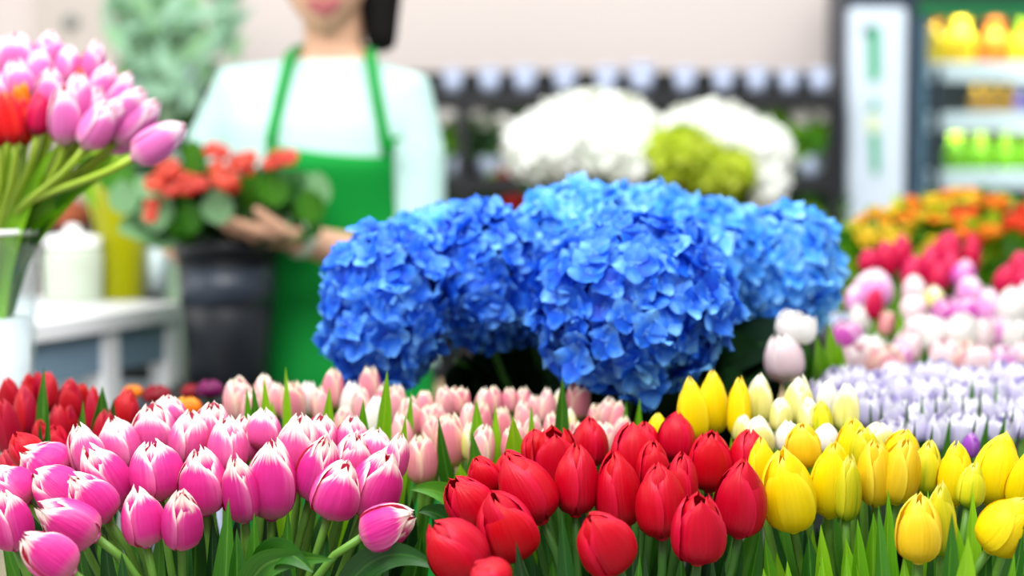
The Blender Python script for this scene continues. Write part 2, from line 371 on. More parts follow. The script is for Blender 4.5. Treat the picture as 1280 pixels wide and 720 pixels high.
# --- pink tulips with pale fringed tips, front left
NK_PINK = bucket(-.225, 1.31, 'black bucket under the pink white-tipped tulips')
P = 'pink'
pink_rows = [
 ('front', [
  (12, 650, 52, 80, -8), (85, 652, 60, 84, -58, {'lab': 'pink tulip lying left at the front, just above a lower drooping one', 'lean': .15}),
  (61, 694, 58, 78, -50, {'lab': 'lowest drooping pink tulip with a white-edged tip, bottom left corner', 'lean': .1}),
  (177, 646, 52, 78, -8, {'lab': 'small closed pink tulip on a pale stem below the left of the pink bunch'}),
  (227, 650, 50, 78, 6, {'lab': 'small pink tulip with a red gap showing in its open tip', 'lean': .35}),
  (253, 601, 60, 88, -3, {'lab': 'round-bodied pink tulip standing right above the small red-gapped one'}),
  (300, 612, 46, 88, -6), (339, 600, 62, 102, 3, {'lab': 'tallest pink tulip, hanging over a bare stem at the middle of its bunch'}),
  (422, 612, 60, 78, 18), (470, 604, 64, 92, 24, {'lab': 'large pink tulip at the right end of its bunch, above the sideways one'}),
  (485, 658, 56, 74, 68, {'lab': 'pink tulip lying sideways below its bunch, nearest the red tulips', 'lean': .2})]),
 ('middle', [
  (14, 608, 56, 60, -40), (54, 582, 66, 62, -55), (70, 612, 60, 70, -48), (112, 622, 56, 74, -34), (131, 596, 58, 88, -26), (195, 588, 66, 76, -4),
  (398, 586, 50, 86, 18), (374, 558, 56, 82, 6), (440, 572, 46, 66, 16), (284, 556, 50, 72, 2), (494, 572, 34, 62, 12)]),
 ('back', [
  (106, 562, 44, 66, -14), (148, 556, 54, 68, -10), (193, 536, 54, 66, -4), (237, 546, 52, 66, 2), (210, 514, 44, 40, 0), (330, 536, 44, 52, 3),
  (402, 545, 42, 56, 6), (440, 546, 40, 54, 8), (468, 560, 48, 50, 10), (265, 530, 44, 56, 2), (306, 548, 40, 60, 0), (30, 560, 40, 46, -30, {'k': 'red', 'lab': 'half-hidden red tulip behind the left-leaning pink ones'})])]
def plab(k, t, i, n, r): return f"{tl(t)} pink pale-tipped tulip, {pos(i, n, r)} of its bunch"
PINK = bunch(pink_rows, lambda x, y: 'pink' if y > 575 else 'pinklight', lambda x, y: 'fringe', ((690, 1.20), (514, 1.40)), [NK_PINK], plab, 'pink tulips with pale fringed tips', grow=1.1)

# --- red tulips, front centre
NK_RED = bucket(.079, 1.33, 'black bucket under the red tulips')
red_rows = [
 ('front', [
  (568, 686, 74, 88, -36, {'lab': 'lowest red tulip leaning out over the leaves beside the sideways pink one'}),
  (585, 628, 58, 72, -34, {'s': 'fringe'}), (631, 656, 72, 98, -22, {'lab': 'large red tulip leaning left behind a pointed green leaf'}), (657, 610, 68, 98, -26),
  (754, 678, 70, 86, -30, {'lab': 'red tulip drooping forward alone below the red bunch', 'lean': .35}),
  (873, 661, 66, 92, 0, {'lab': 'square-topped red tulip hanging lowest on the right side of its bunch', 's': 'soft'}),
  (825, 626, 62, 98, -2, {'lab': 'smooth egg-shaped red tulip in the centre, over two dark stems'}), (927, 622, 64, 104, 5, {'lab': 'tall red tulip touching the first yellow tulips'}),
  (771, 612, 58, 104, -5)]),
 ('middle', [(695, 574, 60, 84, -4, {'s': 'cup'}), (720, 600, 54, 92, 3), (604, 594, 40, 52, -20), (640, 588, 46, 56, -18), (851, 602, 44, 78, 4), (792, 566, 56, 80, -3), (888, 577, 54, 78, 2, {'s': 'soft', 'lab': 'red tulip with an open pointed crown right of the bunch centre'}), (936, 572, 50, 76, 4)]),
 ('back', [(738, 552, 44, 66, 0), (846, 546, 46, 66, 0, {'lab': 'tallest red tulip in front of the bright yellow trio'}), (816, 580, 40, 62, 0), (672, 560, 42, 50, -8), (806, 548, 36, 44, 2), (609, 722, 60, 50, -40)])]
def rlab(k, t, i, n, r): return f"{tl(t)} red tulip, {pos(i, n, r)} of the red bunch"
RED = bunch(red_rows, lambda x, y: 'red', lambda x, y: 'bud', ((690, 1.19), (545, 1.40)), [NK_RED], rlab, 'red tulips at the front', stem=STEMD, grow=1.1)

# --- yellow tulips, front right
NK_YEL = bucket(.295, 1.31, 'black bucket under the yellow tulips')
yel_rows = [
 ('front', [
  (985, 612, 68, 112, -12, {'lab': 'large yellow tulip with overlapping petals beside the red bunch'}), (1040, 599, 54, 102, 0, {'lab': 'smooth upright yellow tulip over a straight bare stem'}),
  (1149, 660, 58, 90, 2, {'k': 'amber', 'lab': 'amber yellow tulip hanging low with a lime one behind it'}), (1176, 648, 40, 100, -4, {'k': 'lime', 'lab': 'lime-streaked yellow tulip tucked behind the low amber one'}),
  (1095, 590, 50, 90, -2, {'k': 'amber'}), (1126, 588, 50, 88, 4, {'k': 'amber'}), (1194, 592, 44, 84, 0), (1247, 586, 60, 96, 8, {'s': 'point', 'lab': 'pointed bright yellow tulip near the right edge, tallest there'}),
  (1260, 656, 68, 84, 28, {'lab': 'lowest yellow tulip leaning right over pale leaves at the edge'}), (1280, 600, 40, 80, 10)]),
 ('back', [(1004, 556, 46, 60, 0, {'k': 'amber'}), (1066, 556, 42, 72, 0), (1158, 584, 38, 72, 4, {'k': 'lime'}), (1080, 560, 40, 60, 0, {'k': 'lime'}), (1128, 560, 44, 50, 6), (952, 580, 36, 70, -6), (1214, 606, 36, 60, 4, {'k': 'lime'}), (1060, 610, 34, 90, 3, {'k': 'lime'})])]
def ylab(k, t, i, n, r): return f"{tl(t)} {'amber' if k == 'amber' else 'lime-streaked' if k == 'lime' else 'yellow'} tulip, {pos(i, n, r)} of the yellow bunch"
YEL = bunch(yel_rows, lambda x, y: 'yellow', lambda x, y: 'bud', ((690, 1.20), (556, 1.38)), [NK_YEL], ylab, 'yellow tulips at the front', grow=1.06)

# --- bright and pale yellow tulips behind the red ones
NK_PY = bucket(.20, 1.56, 'black bucket under the pale yellow tulips')
py_rows = [
 ('back', [(866, 512, 42, 84, -6, {'k': 'yellow', 'lab': 'bright yellow tulip leaning left, first of the tall trio under the hydrangeas'}), (891, 503, 40, 84, -2, {'k': 'yellow', 'lab': 'bright yellow tulip in the middle of the tall trio'}), (924, 509, 32, 80, 2, {'k': 'yellow', 'lab': 'slim bright yellow tulip, last of the tall trio'}),
   (950, 499, 36, 68, 0, {'k': 'cream'}), (998, 500, 40, 66, 0, {'k': 'cream'}), (976, 518, 30, 46, 0, {'k': 'cream'}), (1028, 524, 28, 50, 2, {'k': 'lime'}), (1058, 510, 36, 66, 3, {'k': 'cream'}), (1034, 500, 30, 54, 0, {'k': 'white'}), (1010, 520, 30, 50, 0, {'k': 'cream'})]),
 ('front', [(823, 538, 30, 46, -3, {'k': 'yellow', 'lab': 'small yellow tulip peeping up left of the tall trio'}), (948, 546, 42, 56, 0, {'k': 'cream'}), (986, 546, 36, 44, 0, {'k': 'white'}), (1032, 548, 36, 40, 0, {'k': 'white'}), (1098, 546, 40, 40, 4, {'k': 'cream'}), (1062, 546, 30, 36, 0, {'k': 'white'}), (928, 535, 26, 40, 0, {'k': 'cream'})])]
CN = {'yellow': 'bright yellow', 'cream': 'pale cream yellow', 'white': 'white', 'lime': 'lime-streaked yellow'}
def pylab(k, t, i, n, r): return f"{CN[k]} tulip, {pos(i, n, r)} of the pale yellow bunch"
PY = bunch(py_rows, lambda x, y: 'cream', lambda x, y: 'bud', ((548, 1.42), (500, 1.46)), [NK_PY], pylab, 'pale yellow tulips behind the red ones')

# --- pale pink tulips in the middle
NK_PP = [bucket(-.165, 1.58, 'black bucket under the left half of the pale pink tulips'), bucket(.035, 1.58, 'black bucket under the right half of the pale pink tulips')]
pp_rows = [
 ('back', [(299, 500, 44, 60, -4, {'k': 'palepinklight'}), (330, 492, 34, 50, 0, {'k': 'palepinklight'}), (366, 503, 34, 58, 2), (417, 486, 30, 56, 2, {'lab': 'pale pink tulip, left one of the two tall ones below the blue hydrangea'}), (462, 486, 32, 62, 3, {'lab': 'pale pink tulip, right one of the two tall ones below the blue hydrangea'}),
   (440, 504, 32, 56, 0, {'k': 'white', 'lab': 'white tulip between the two tall pale pink ones'}), (495, 508, 30, 58, 3, {'k': 'palepinklight'}), (572, 500, 34, 36, 0, {'s': 'cup'}), (530, 508, 26, 44, 0), (637, 500, 22, 34, 0), (654, 502, 24, 40, 0), (683, 508, 26, 48, 0, {'k': 'palepinklight'}), (699, 510, 20, 50, 0, {'k': 'cream'}), (722, 502, 32, 48, 3, {'s': 'cup'}),
   (345, 470 + 30, 26, 46, 4, {'k': 'palepinklight'}), (603, 508, 24, 50, 2, {'k': 'palepinklight'}), (400, 506, 26, 48, -3, {'k': 'palepinklight'}), (555, 504, 26, 46, 0, {'k': 'palepinklight'}), (618, 502, 24, 42, 0), (668, 514, 24, 44, 0, {'k': 'palepinklight'}), (548, 526, 26, 50, 0, {'k': 'palepinklight'}), (452, 508, 26, 48, 0, {'k': 'palepinklight'}), (385, 498, 26, 46, 0, {'k': 'white'}), (314, 510, 28, 50, 0, {'k': 'palepinklight'}), (480, 500, 24, 46, 2)]),
 ('middle', [(512, 522, 34, 56, 2, {'k': 'palepinklight'}), (536, 526, 28, 44, 0), (605, 528, 22, 54, 3), (628, 534, 26, 58, -2), (760, 518, 30, 46, 0, {'k': 'palepinklight'}), (745, 524, 24, 44, -2), (772, 522, 24, 44, 3), (655, 524, 26, 50, 0, {'k': 'palepinklight'}), (711, 530, 24, 44, 0, {'k': 'cream'}), (470, 522, 34, 56, 3, {'k': 'white'}), (430, 528, 28, 46, 0, {'k': 'palepinklight'}), (585, 524, 24, 44, 0, {'k': 'palepinklight'})]),
 ('front', [(526, 573, 42, 68, 0, {'lab': 'pale pink tulip nearest the front, beside the end of the pink bunch'}), (562, 550, 42, 74, 0, {'lab': 'large rosy pale pink tulip just above the leaves'}), (603, 562, 34, 66, 6, {'k': 'palepinklight'}), (664, 546, 30, 60, 4, {'k': 'palepinklight'}), (692, 538, 30, 50, 2), (742, 546, 46, 46, 8, {'k': 'palepinklight'}), (778, 540, 30, 44, 4), (640, 560, 30, 56, -3), (502, 545, 32, 60, 0, {'k': 'palepinklight'}), (645, 550, 28, 54, 0, {'k': 'palepinklight'}), (720, 548, 28, 48, 0), (760, 550, 28, 46, 0, {'k': 'palepinklight'}), (682, 562, 30, 52, 0, {'k': 'palepinklight'}), (588, 552, 26, 54, -3, {'k': 'cream'}), (540, 545, 28, 56, 0, {'k': 'palepinklight'})])]
def pplab(k, t, i, n, r): return f"{'white' if k == 'white' else 'cream' if k == 'cream' else 'blush-edged' if k == 'palepinklight' else 'pale pink'} tulip, {pos(i, n, r)} of the pale pink bunch"
PP = bunch(pp_rows, lambda x, y: 'palepink', lambda x, y: 'soft', ((575, 1.42), (490, 1.58)), NK_PP, pplab, 'pale pink tulips in the middle')

# --- dark red tulips at the left
NK_DR = bucket(-.435, 1.56, 'black bucket under the dark red tulips')
dr_rows = [
 ('back', [(12, 498, 30, 56, -4), (36, 490, 24, 50, 0), (60, 490, 28, 52, 2), (88, 500, 34, 58, 0), (103, 500, 24, 44, 4), (117, 514, 24, 64, 3, {'lab': 'slim dark red tulip beside a broad upright green leaf'}), (157, 512, 38, 56, 12, {'lab': 'dark red tulip at the right end of its bunch, by the orange flower'}), (-12, 500, 28, 50, 0), (48, 486, 22, 44, 0)]),
 ('front', [(8, 535, 36, 78, -6, {'lab': 'large dark red tulip cut by the left edge'}), (31, 514, 32, 70, -2), (72, 532, 30, 54, -4), (88, 530, 22, 50, 4), (70, 560, 40, 62, 6, {'k': 'red'}), (130, 540, 30, 60, 8), (52, 548, 28, 50, 0), (15, 590, 40, 60, -8), (100, 560, 30, 50, 4), (35, 575, 34, 50, -5)])]
def drlab(k, t, i, n, r): return f"{tl(t)} dark red tulip, {pos(i, n, r)} of the dark red bunch"
DR = bunch(dr_rows, lambda x, y: 'darkred', lambda x, y: 'bud', ((575, 1.42), (490, 1.58)), [NK_DR], drlab, 'dark red tulips at the left')

# --- lilac-white ragged tulips at the right
NK_LI = [bucket(.385, 1.70, 'black bucket under the left half of the lilac tulips'), bucket(.55, 1.68, 'black bucket under the right half of the lilac tulips')]
li_rows = []
for rn, y0, xs in (('back', 478, range(1048, 1296, 25)), ('second', 496, range(1030, 1296, 24)), ('third', 518, range(1092, 1300, 25)), ('front', 540, range(1118, 1300, 26))):
    li_rows.append((rn, [(x + R(-5, 5), y0 + R(-6, 6) - (x - 1040) * .02, 36 + R(-4, 5), 40 + R(-4, 6), R(-8, 8)) for x in xs]))
li_rows[3][1].append((1214, 556, 24, 34, 2, {'k': 'purple', 's': 'bud', 'lab': 'small purple tulip in front of the lilac ones', 'd': 1.5}))
def lilab(k, t, i, n, r): return f"ragged lilac-white tulip, {pos(i, n, r)} of the lilac bunch"
LI = bunch(li_rows, lambda x, y: 'lilac', lambda x, y: 'ragged', ((560, 1.48), (470, 1.74)), NK_LI, lilab, 'lilac-white tulips at the right')

# --- blush, white and orchid tulips behind the lilac ones
NK_BL = [bucket(.43, 2.0, 'black bucket under the blush tulips beside the hydrangeas', r=.08), bucket(.62, 2.03, 'black bucket under the blush tulips at the right edge', r=.08)]
bl_rows = [
 ('back', [(1091, 361, 54, 52, 0, {'s': 'soft', 'k': 'orchidlight', 'lab': 'round pale pink tulip highest at the edge of the blue hydrangeas'}), (1093, 380, 24, 42, 3, {'k': 'crimson', 's': 'bud', 'lab': 'small magenta tulip in front of the round pale pink one', 'd': 2.08}), (1068, 374, 26, 36, -4, {'k': 'orchidlight'}), (1143, 362, 32, 40, 0), (1142, 384, 36, 38, 0), (1212, 366, 36, 46, 4, {'k': 'orchidlight'}), (1234, 384, 32, 52, 6, {'k': 'orchidlight'}), (1180, 391, 34, 40, 0, {'k': 'orchid', 's': 'cup', 'lab': 'bright orchid tulip, left one of a close pair'}), (1205, 392, 36, 42, 0, {'k': 'orchid', 's': 'cup', 'lab': 'bright orchid tulip, right one of a close pair'}),
   (1266, 384, 44, 56, 2, {'k': 'white'}), (1285, 372, 30, 44, 0), (1168, 372, 26, 30, 0, {'k': 'cream'})]),
 ('middle', [(996, 409, 54, 40, 10, {'k': 'white', 'd': 1.70, 'lab': 'white tulip with a lilac edge under the blue hydrangea', 's': 'cup'}), (1078, 398, 34, 38, 2, {'k': 'white'}), (1060, 420, 40, 42, 0, {'k': 'orchid', 's': 'cup', 'lab': 'single pink tulip between green leaves, beside the white ones'}), (1108, 404, 20, 34, 0, {'k': 'palepink'}), (1150, 412, 42, 44, 0), (1166, 418, 40, 48, 0, {'k': 'white'}), (1202, 416, 44, 50, 0, {'k': 'white'}), (1226, 420, 36, 48, 3), (1268, 420, 36, 46, 3, {'k': 'white'}), (1246, 414, 30, 40, 0, {'k': 'orchidlight'}), (1134, 434, 36, 44, 0)]),
 ('front', [(979, 447, 52, 62, -6, {'k': 'blush', 'd': 1.68, 'lab': 'large white tulip standing alone beside the dark gap', 's': 'soft'}), (1073, 450, 46, 44, -6), (1106, 452, 50, 44, 0, {'k': 'palepinklight'}), (1089, 438, 40, 40, 0, {'k': 'white'}), (1124, 446, 34, 44, 3, {'k': 'orchidlight'}), (1182, 446, 44, 52, 0), (1202, 450, 42, 52, 0, {'k': 'palepinklight'}), (1222, 452, 40, 46, 2), (1256, 452, 38, 44, 4, {'k': 'orchidlight'}), (1282, 446, 34, 44, 0)])]
BN = {'blush': 'blush white', 'white': 'white', 'orchidlight': 'light orchid', 'orchid': 'orchid', 'palepink': 'pale pink', 'palepinklight': 'blush-edged', 'cream': 'cream', 'crimson': 'magenta'}
def bllab(k, t, i, n, r): return f"blurred {BN[k]} tulip, {pos(i, n, r)} of the blush bunch"
BL = bunch(bl_rows, lambda x, y: 'blush', lambda x, y: 'cup' if y > 395 else 'soft', ((455, 1.88), (360, 2.22)), NK_BL, bllab, 'blush and orchid tulips at the right')

# --- crimson tulips at the back right
RISER_Z = .62
NK_CR = [bucket(.60, 2.42, 'black bucket under the crimson tulips', r=.075, z=RISER_Z), bucket(.76, 2.40, 'black bucket under the crimson tulips at the right edge', r=.07, z=RISER_Z)]
cr_rows = [
 ('left', [(1086, 326, 28, 32, -8), (1107, 324, 32, 50, -3), (1127, 316, 28, 48, 0), (1142, 341, 34, 46, 0), (1163, 330, 32, 50, 2), (1184, 310, 38, 44, 5), (1214, 318, 26, 50, 3, {'lab': 'slim crimson tulip standing highest at the right of its bunch'}), (1188, 334, 34, 46, 6), (1173, 346, 30, 40, 3), (1204, 342, 34, 40, 14, {'k': 'orchid', 'lab': 'pinkish tulip slanting down at the right of the crimson bunch'})]),
 ('right', [(1258, 350, 34, 42, -4), (1275, 334, 32, 42, 0), (1278, 354, 30, 40, 3), (1292, 340, 30, 42, 3)])]
def crlab(k, t, i, n, r): return f"blurred crimson tulip, {ORD[i + 1]} from the left of the {'larger crimson bunch' if r == 'left' else 'few at the edge'}"
CR = bunch(cr_rows, lambda x, y: 'crimson', lambda x, y: 'bud', ((350, 2.28), (310, 2.38)), NK_CR, crlab, 'crimson tulips at the right')

# --- double flowers behind the pink bunch
def ranunculus(kind, px, py, dia, d, nk, label):
    s = d / FX; r = dia * s / 2; c = at(px, py, d); nk = Vector(nk)
    bot = Vector((nk.x, nk.y, nk.z - .22)); t = thing('ranunculus', label, 'flower', bot, 'round double flowers behind the pink tulips')
    b = MB(); b.tube(bez(c - Vector((0, 0, r * .5)), c - Vector((0, 0, .08)), nk + Vector((0, 0, .06)), nk, 8) + [bot], .003, 6); b.build('stem', STEMD, t)
    b = MB()
    for lay in range(4):
        n = 5 - (lay > 2); q = r * (1 - .2 * lay)
        for k in range(n):
            p = petal_mesh(.2, .05, 1.0, 1.3, .75, 7, 7, lay * 10 + k, .03)
            m = Matrix.Rotation(2 * PI * k / n + lay * .6, 3, 'Z')
            b.add([c + m @ (v * q) - Vector((0, 0, q * .6)) for v in p.v], p.f, p.uv)
    b.build('flower_head', PM[kind], t)
NK_RA = bucket(-.33, 1.72, 'black bucket under the round double flowers', r=.07)
ranunculus('orange', 234, 509, 38, 1.60, NK_RA, 'round orange double flower above the pink tulips')
ranunculus('maroon', 196, 494, 38, 1.74, NK_RA, 'round maroon double flower left of the plum one')
ranunculus('plum', 262, 487, 36, 1.76, NK_RA, 'round plum-purple double flower at the right end')
ranunculus('maroon', 240, 490, 30, 1.80, NK_RA, 'half-hidden maroon double flower behind the plum one')
ranunculus('orange', 166, 490, 26, 1.82, NK_RA, 'faint orange double flower behind the dark red tulips')

# ------------------------------------------------------------------ leaves of the bunches (each is a part of a tulip of that bunch)
def owner(B, px): return min(B, key=lambda m: abs(m[3] - px) + R(0, 8))
def leaves(B, nk, specs, mat, d0=None, point=1.25):
    """specs: (base px, tip px, tip py, width px, depth, optional twist)"""
    for s in specs:
        bx, tx, ty, w, d = s[:5]; tw = s[5] if len(s) > 5 else R(-.4, .4)
        root = owner(B, tx)[0]; tip = at(tx, ty, d); n = Vector(min(nk if isinstance(nk, list) else [nk], key=lambda q: abs(q[0] - tip.x)))
        base = at(bx, 760, d + .03); o = Vector((base.x - n.x, base.y - n.y, 0)); o *= min(1, .062 / max(o.length, 1e-5))
        base = n + o + Vector((0, 0, -.08))
        mid = base.lerp(tip, .55) + Vector((0, -.012, .0)); mid.x = mid.x * .55 + at(bx * .4 + tx * .6, 760, d).x * .45
        make_leaf(root, tip, w * d / FX, LM[mat] if isinstance(mat, str) else mat, base=base, mid=mid, twist=tw, n=16, point=point)
def bent_leaf(B, pts, w, d, mat, twist=0.0):
    """broad arching leaf through pixel points"""
    root = owner(B, pts[-1][0])[0]; q = [at(x, y, d + (p[2] if len(p) > 2 else 0)) for p in pts for x, y in [p[:2]]]
    b = MB(); leaf_into(b, bez(q[0], q[1], q[2], q[3], 16), w * d / FX, Vector((.15, -1, .35)).normalized(), .22, twist); b.build('leaf', LM[mat], root)
# pink bunch: broad leaves at the bottom edge
for a in [(190, 200, 655, 44, 1.27), (228, 236, 640, 40, 1.29), (270, 286, 622, 46, 1.26), (262, 266, 640, 30, 1.3), (320, 318, 640, 44, 1.28), (352, 360, 636, 40, 1.3), (150, 130, 655, 40, 1.28), (110, 96, 668, 44, 1.27), (40, 22, 676, 40, 1.25), (390, 408, 652, 40, 1.29), (424, 452, 668, 36, 1.28), (452, 486, 690, 38, 1.26), (300, 296, 660, 52, 1.25), (170, 152, 690, 50, 1.24), (370, 352, 668, 46, 1.25), (240, 243, 612, 60, 1.38), (226, 224, 625, 60, 1.37), (8, 6, 650, 60, 1.36), (236, 246, 628, 64, 1.33), (256, 262, 634, 60, 1.34), (206, 212, 640, 60, 1.33), (276, 268, 650, 60, 1.36), (10, 4, 668, 36, 1.27), (70, 50, 690, 36, 1.3)]:
    leaves(PINK, NK_PINK, [a], random.choice(['tulip', 'tulip', 'deep']))
bent_leaf(PINK, [(330, 760, .02), (330, 690, 0), (345, 668, -.02), (392, 716, -.04)], 46, 1.24, 'tulip', .3)
bent_leaf(PINK, [(300, 770, .02), (318, 700, 0), (330, 690, -.01), (420, 700, -.03)], 40, 1.23, 'tulip', .5)
bent_leaf(PINK, [(420, 760), (450, 690), (500, 676, -.02), (548, 712, -.04)], 40, 1.25, 'deep', .4)
# dark leaves filling the depth of the three front bunches
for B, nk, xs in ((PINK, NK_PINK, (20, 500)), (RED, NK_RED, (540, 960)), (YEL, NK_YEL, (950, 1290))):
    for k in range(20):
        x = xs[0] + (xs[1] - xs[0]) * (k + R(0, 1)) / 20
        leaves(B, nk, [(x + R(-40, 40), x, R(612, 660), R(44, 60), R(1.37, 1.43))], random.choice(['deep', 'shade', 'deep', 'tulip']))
# between the pink and the red bunch
for a in [(545, 515, 622, 46, 1.36), (560, 560, 612, 52, 1.40), (600, 575, 640, 50, 1.38), (540, 528, 664, 50, 1.33), (530, 535, 640, 70, 1.42), (515, 520, 650, 60, 1.40), (560, 552, 640, 70, 1.43), (500, 505, 630, 60, 1.42), (520, 508, 600, 36, 1.42), (610, 596, 640, 46, 1.4), (560, 540, 640, 44, 1.35)]:
    leaves(PP, NK_PP, [a], random.choice(['tulip', 'deep']))
bent_leaf(PP, [(640, 720), (600, 640), (560, 605, -.02), (512, 612, -.03)], 40, 1.37, 'tulip', .2)
bent_leaf(PP, [(620, 760), (600, 690), (560, 630, -.02), (522, 640, -.03)], 44, 1.34, 'deep', .2)
# red bunch
for a in [(700, 645, 676, 40, 1.19, .1), (735, 702, 640, 42, 1.23, .1), (800, 790, 665, 34, 1.27), (812, 806, 690, 36, 1.2), (905, 890, 690, 36, 1.28), (940, 952, 650, 40, 1.3), (850, 852, 690, 44, 1.3), (690, 668, 700, 50, 1.26), (770, 800, 694, 40, 1.25), (660, 624, 700, 44, 1.22), (720, 690, 690, 50, 1.3), (880, 905, 700, 40, 1.33), (600, 600, 690, 50, 1.3), (830, 838, 680, 50, 1.34)]:
    leaves(RED, NK_RED, [a], random.choice(['tulip', 'deep']))
# yellow bunch: bright upright leaves
for a in [(1120, 1098, 630, 34, 1.24), (1106, 1110, 610, 36, 1.27), (1170, 1168, 620, 40, 1.28), (1196, 1190, 640, 44, 1.19), (1214, 1216, 615, 40, 1.28), (1222, 1236, 640, 30, 1.25), (1085, 1072, 648, 40, 1.3), (1040, 1026, 655, 44, 1.3), (1010, 1016, 660, 40, 1.32), (970, 956, 668, 40, 1.3), (1150, 1130, 690, 44, 1.24), (1240, 1280, 655, 36, 1.22), (1250, 1268, 690, 40, 1.2), (1090, 1092, 640, 50, 1.32), (1064, 1058, 690, 40, 1.24), (1204, 1206, 690, 50, 1.3), (1000, 984, 700, 44, 1.26), (1280, 1300, 640, 40, 1.26), (1140, 1160, 612, 36, 1.3)]:
    leaves(YEL, NK_YEL, [a], random.choice(['bright', 'tulip', 'bright']))
    leaves(YEL, NK_YEL, [(a[0] + R(-25, 25), a[1] + R(-30, 30), a[2] + R(0, 40), a[3] * 1.4, a[4] + R(-.02, .06))], random.choice(['bright', 'tulip']))
# pale pink bunch: slim leaves standing up between the heads
for a in [(322, 316, 478, 12, 1.50), (332, 330, 470, 12, 1.5), (312, 308, 482, 11, 1.52), (358, 357, 458, 9, 1.54), (414, 412, 482, 17, 1.47), (456, 454, 498, 16, 1.46), (470, 484, 462, 14, 1.48), (515, 514, 488, 10, 1.52), (508, 507, 518, 12, 1.44), (590, 595, 498, 18, 1.49), (616, 619, 505, 12, 1.49), (640, 641, 520, 26, 1.43), (703, 703, 470, 14, 1.5), (783, 783, 500, 11, 1.54), (800, 800, 496, 11, 1.54), (660, 664, 505, 10, 1.5), (592, 590, 540, 20, 1.44), (545, 548, 520, 12, 1.46), (350, 340, 500, 16, 1.5), (700, 704, 560, 30, 1.46), (440, 436, 540, 26, 1.5), (560, 575, 580, 40, 1.47), (620, 626, 570, 40, 1.45)]:
    a = (a[0], a[1], a[2], a[3] * 1.7, a[4] - .05); leaves(PP, NK_PP, [a], 'bright' if R(0, 1) < .6 else 'tulip', point=3.2)
# dark red bunch
for a in [(56, 55, 458, 16, 1.52), (126, 128, 482, 26, 1.52), (105, 104, 500, 14, 1.46), (62, 60, 505, 10, 1.45), (50, 50, 525, 12, 1.44), (110, 108, 540, 22, 1.46), (138, 142, 498, 16, 1.54), (20, 20, 550, 30, 1.45), (96, 96, 570, 30, 1.44), (30, 30, 600, 40, 1.42)]:
    a = a[:3] + (a[3] * 1.4, a[4] - .03); leaves(DR, NK_DR, [a], random.choice(['tulip', 'deep']), point=3.0)
# pale yellow bunch
for a in [(968, 966, 525, 12, 1.5), (1000, 1002, 520, 10, 1.47), (1052, 1056, 505, 12, 1.5), (978, 980, 540, 12, 1.45), (940, 938, 520, 10, 1.5), (912, 914, 545, 14, 1.46), (1016, 1016, 520, 12, 1.5), (900, 896, 560, 26, 1.5)]:
    a = a[:3] + (a[3] * 1.4, a[4] - .03); leaves(PY, NK_PY, [a], 'bright', point=3.2)
# lilac bunch: dark slim leaves between the heads
for x, y in [(1088, 500), (1101, 498), (1134, 497), (1152, 490), (1170, 490), (1144, 522), (1188, 520), (1220, 518), (1236, 515), (1258, 512), (1204, 486), (1226, 480), (1246, 476), (1268, 505), (1216, 470), (1182, 476), (1120, 545), (1166, 530), (1250, 538), (1276, 530), (1060, 505)]:
    leaves(LI, NK_LI, [(x + R(-4, 4), x, y, R(10, 15), lerp_d(y + 30, (560, 1.46), (470, 1.70)))], random.choice(['slit', 'slit', 'tulip']), point=3.2)
# blush bunch: green leaves
for a in [(1010, 1004, 412, 32, 1.70), (1030, 1036, 402, 38, 1.72), (1022, 1020, 418, 44, 1.71), (1046, 1050, 425, 30, 1.74), (1116, 1112, 378, 12, 2.1), (1128, 1126, 384, 14, 2.1), (1120, 1122, 396, 16, 2.06), (1158, 1158, 432, 26, 1.88), (1095, 1096, 400, 10, 2.04), (1276, 1284, 405, 20, 1.95), (1268, 1272, 430, 22, 1.9), (1172, 1166, 352, 20, 2.26), (1190, 1194, 358, 24, 2.26), (1156, 1152, 366, 14, 2.2), (1240, 1242, 400, 10, 2.02), (1060, 1062, 448, 30, 1.95), (1000, 985, 470, 40, 1.72)]:
    leaves(BL, NK_BL, [a], random.choice(['tulip', 'bright']), point=2.6)
for a in [(1092, 1088, 345, 26, 2.3), (1120, 1118, 352, 26, 2.3), (1210, 1212, 340, 20, 2.34), (1248, 1246, 360, 20, 2.3), (1150, 1152, 352, 24, 2.32)]:
    leaves(CR, NK_CR, [a], 'bright')
# ------------------------------------------------------------------ hydrangeas
def floret_mat(name, dark, mid, light, eye, trans=.25):
    k = NT(name); uv = k.n('TexCoord').outputs['UV']; sep = k.n('SeparateXYZ'); k.l(uv, sep.inputs[0]); x, y = sep.outputs[0], sep.outputs[1]
    oi = k.n('ObjectInfo').outputs['Random']; geo = k.n('NewGeometry').outputs['Random Per Island']
    ns = k.noise(k.n('TexCoord').outputs['Object'], 2.2, 3)
    f = k.math('ADD', k.math('MULTIPLY', geo, .42), k.math('MULTIPLY', ns, .35)); f = k.math('ADD', f, k.math('MULTIPLY', y, .30))
    f = k.math('ADD', f, k.math('MULTIPLY', oi, .12))
    r = k.n('ValToRGB'); k.l(f, r.inputs[0]); e = r.color_ramp.elements
    e[0].position = .30; e[0].color = lin(dark); e[1].position = .85; e[1].color = lin(light)
    m = e.new(.55); m.color = lin(mid)
    col = k.mix(k.sstep(y, .16, .05), r.outputs[0], lin(eye))
    return k.finish(col, .5, trans, .25)
BLUE = floret_mat('blue_floret', (8, 52, 190), (32, 110, 234), (124, 198, 254), (86, 152, 242))
BLUEL = floret_mat('light_blue_floret', (24, 98, 226), (76, 168, 250), (164, 226, 255), (120, 196, 252))
BLUECORE = plain('blue_core', (14, 48, 150), .8)
WHITEF = floret_mat('white_floret', (232, 240, 224), (250, 252, 246), (255, 255, 255), (240, 246, 210), .15)
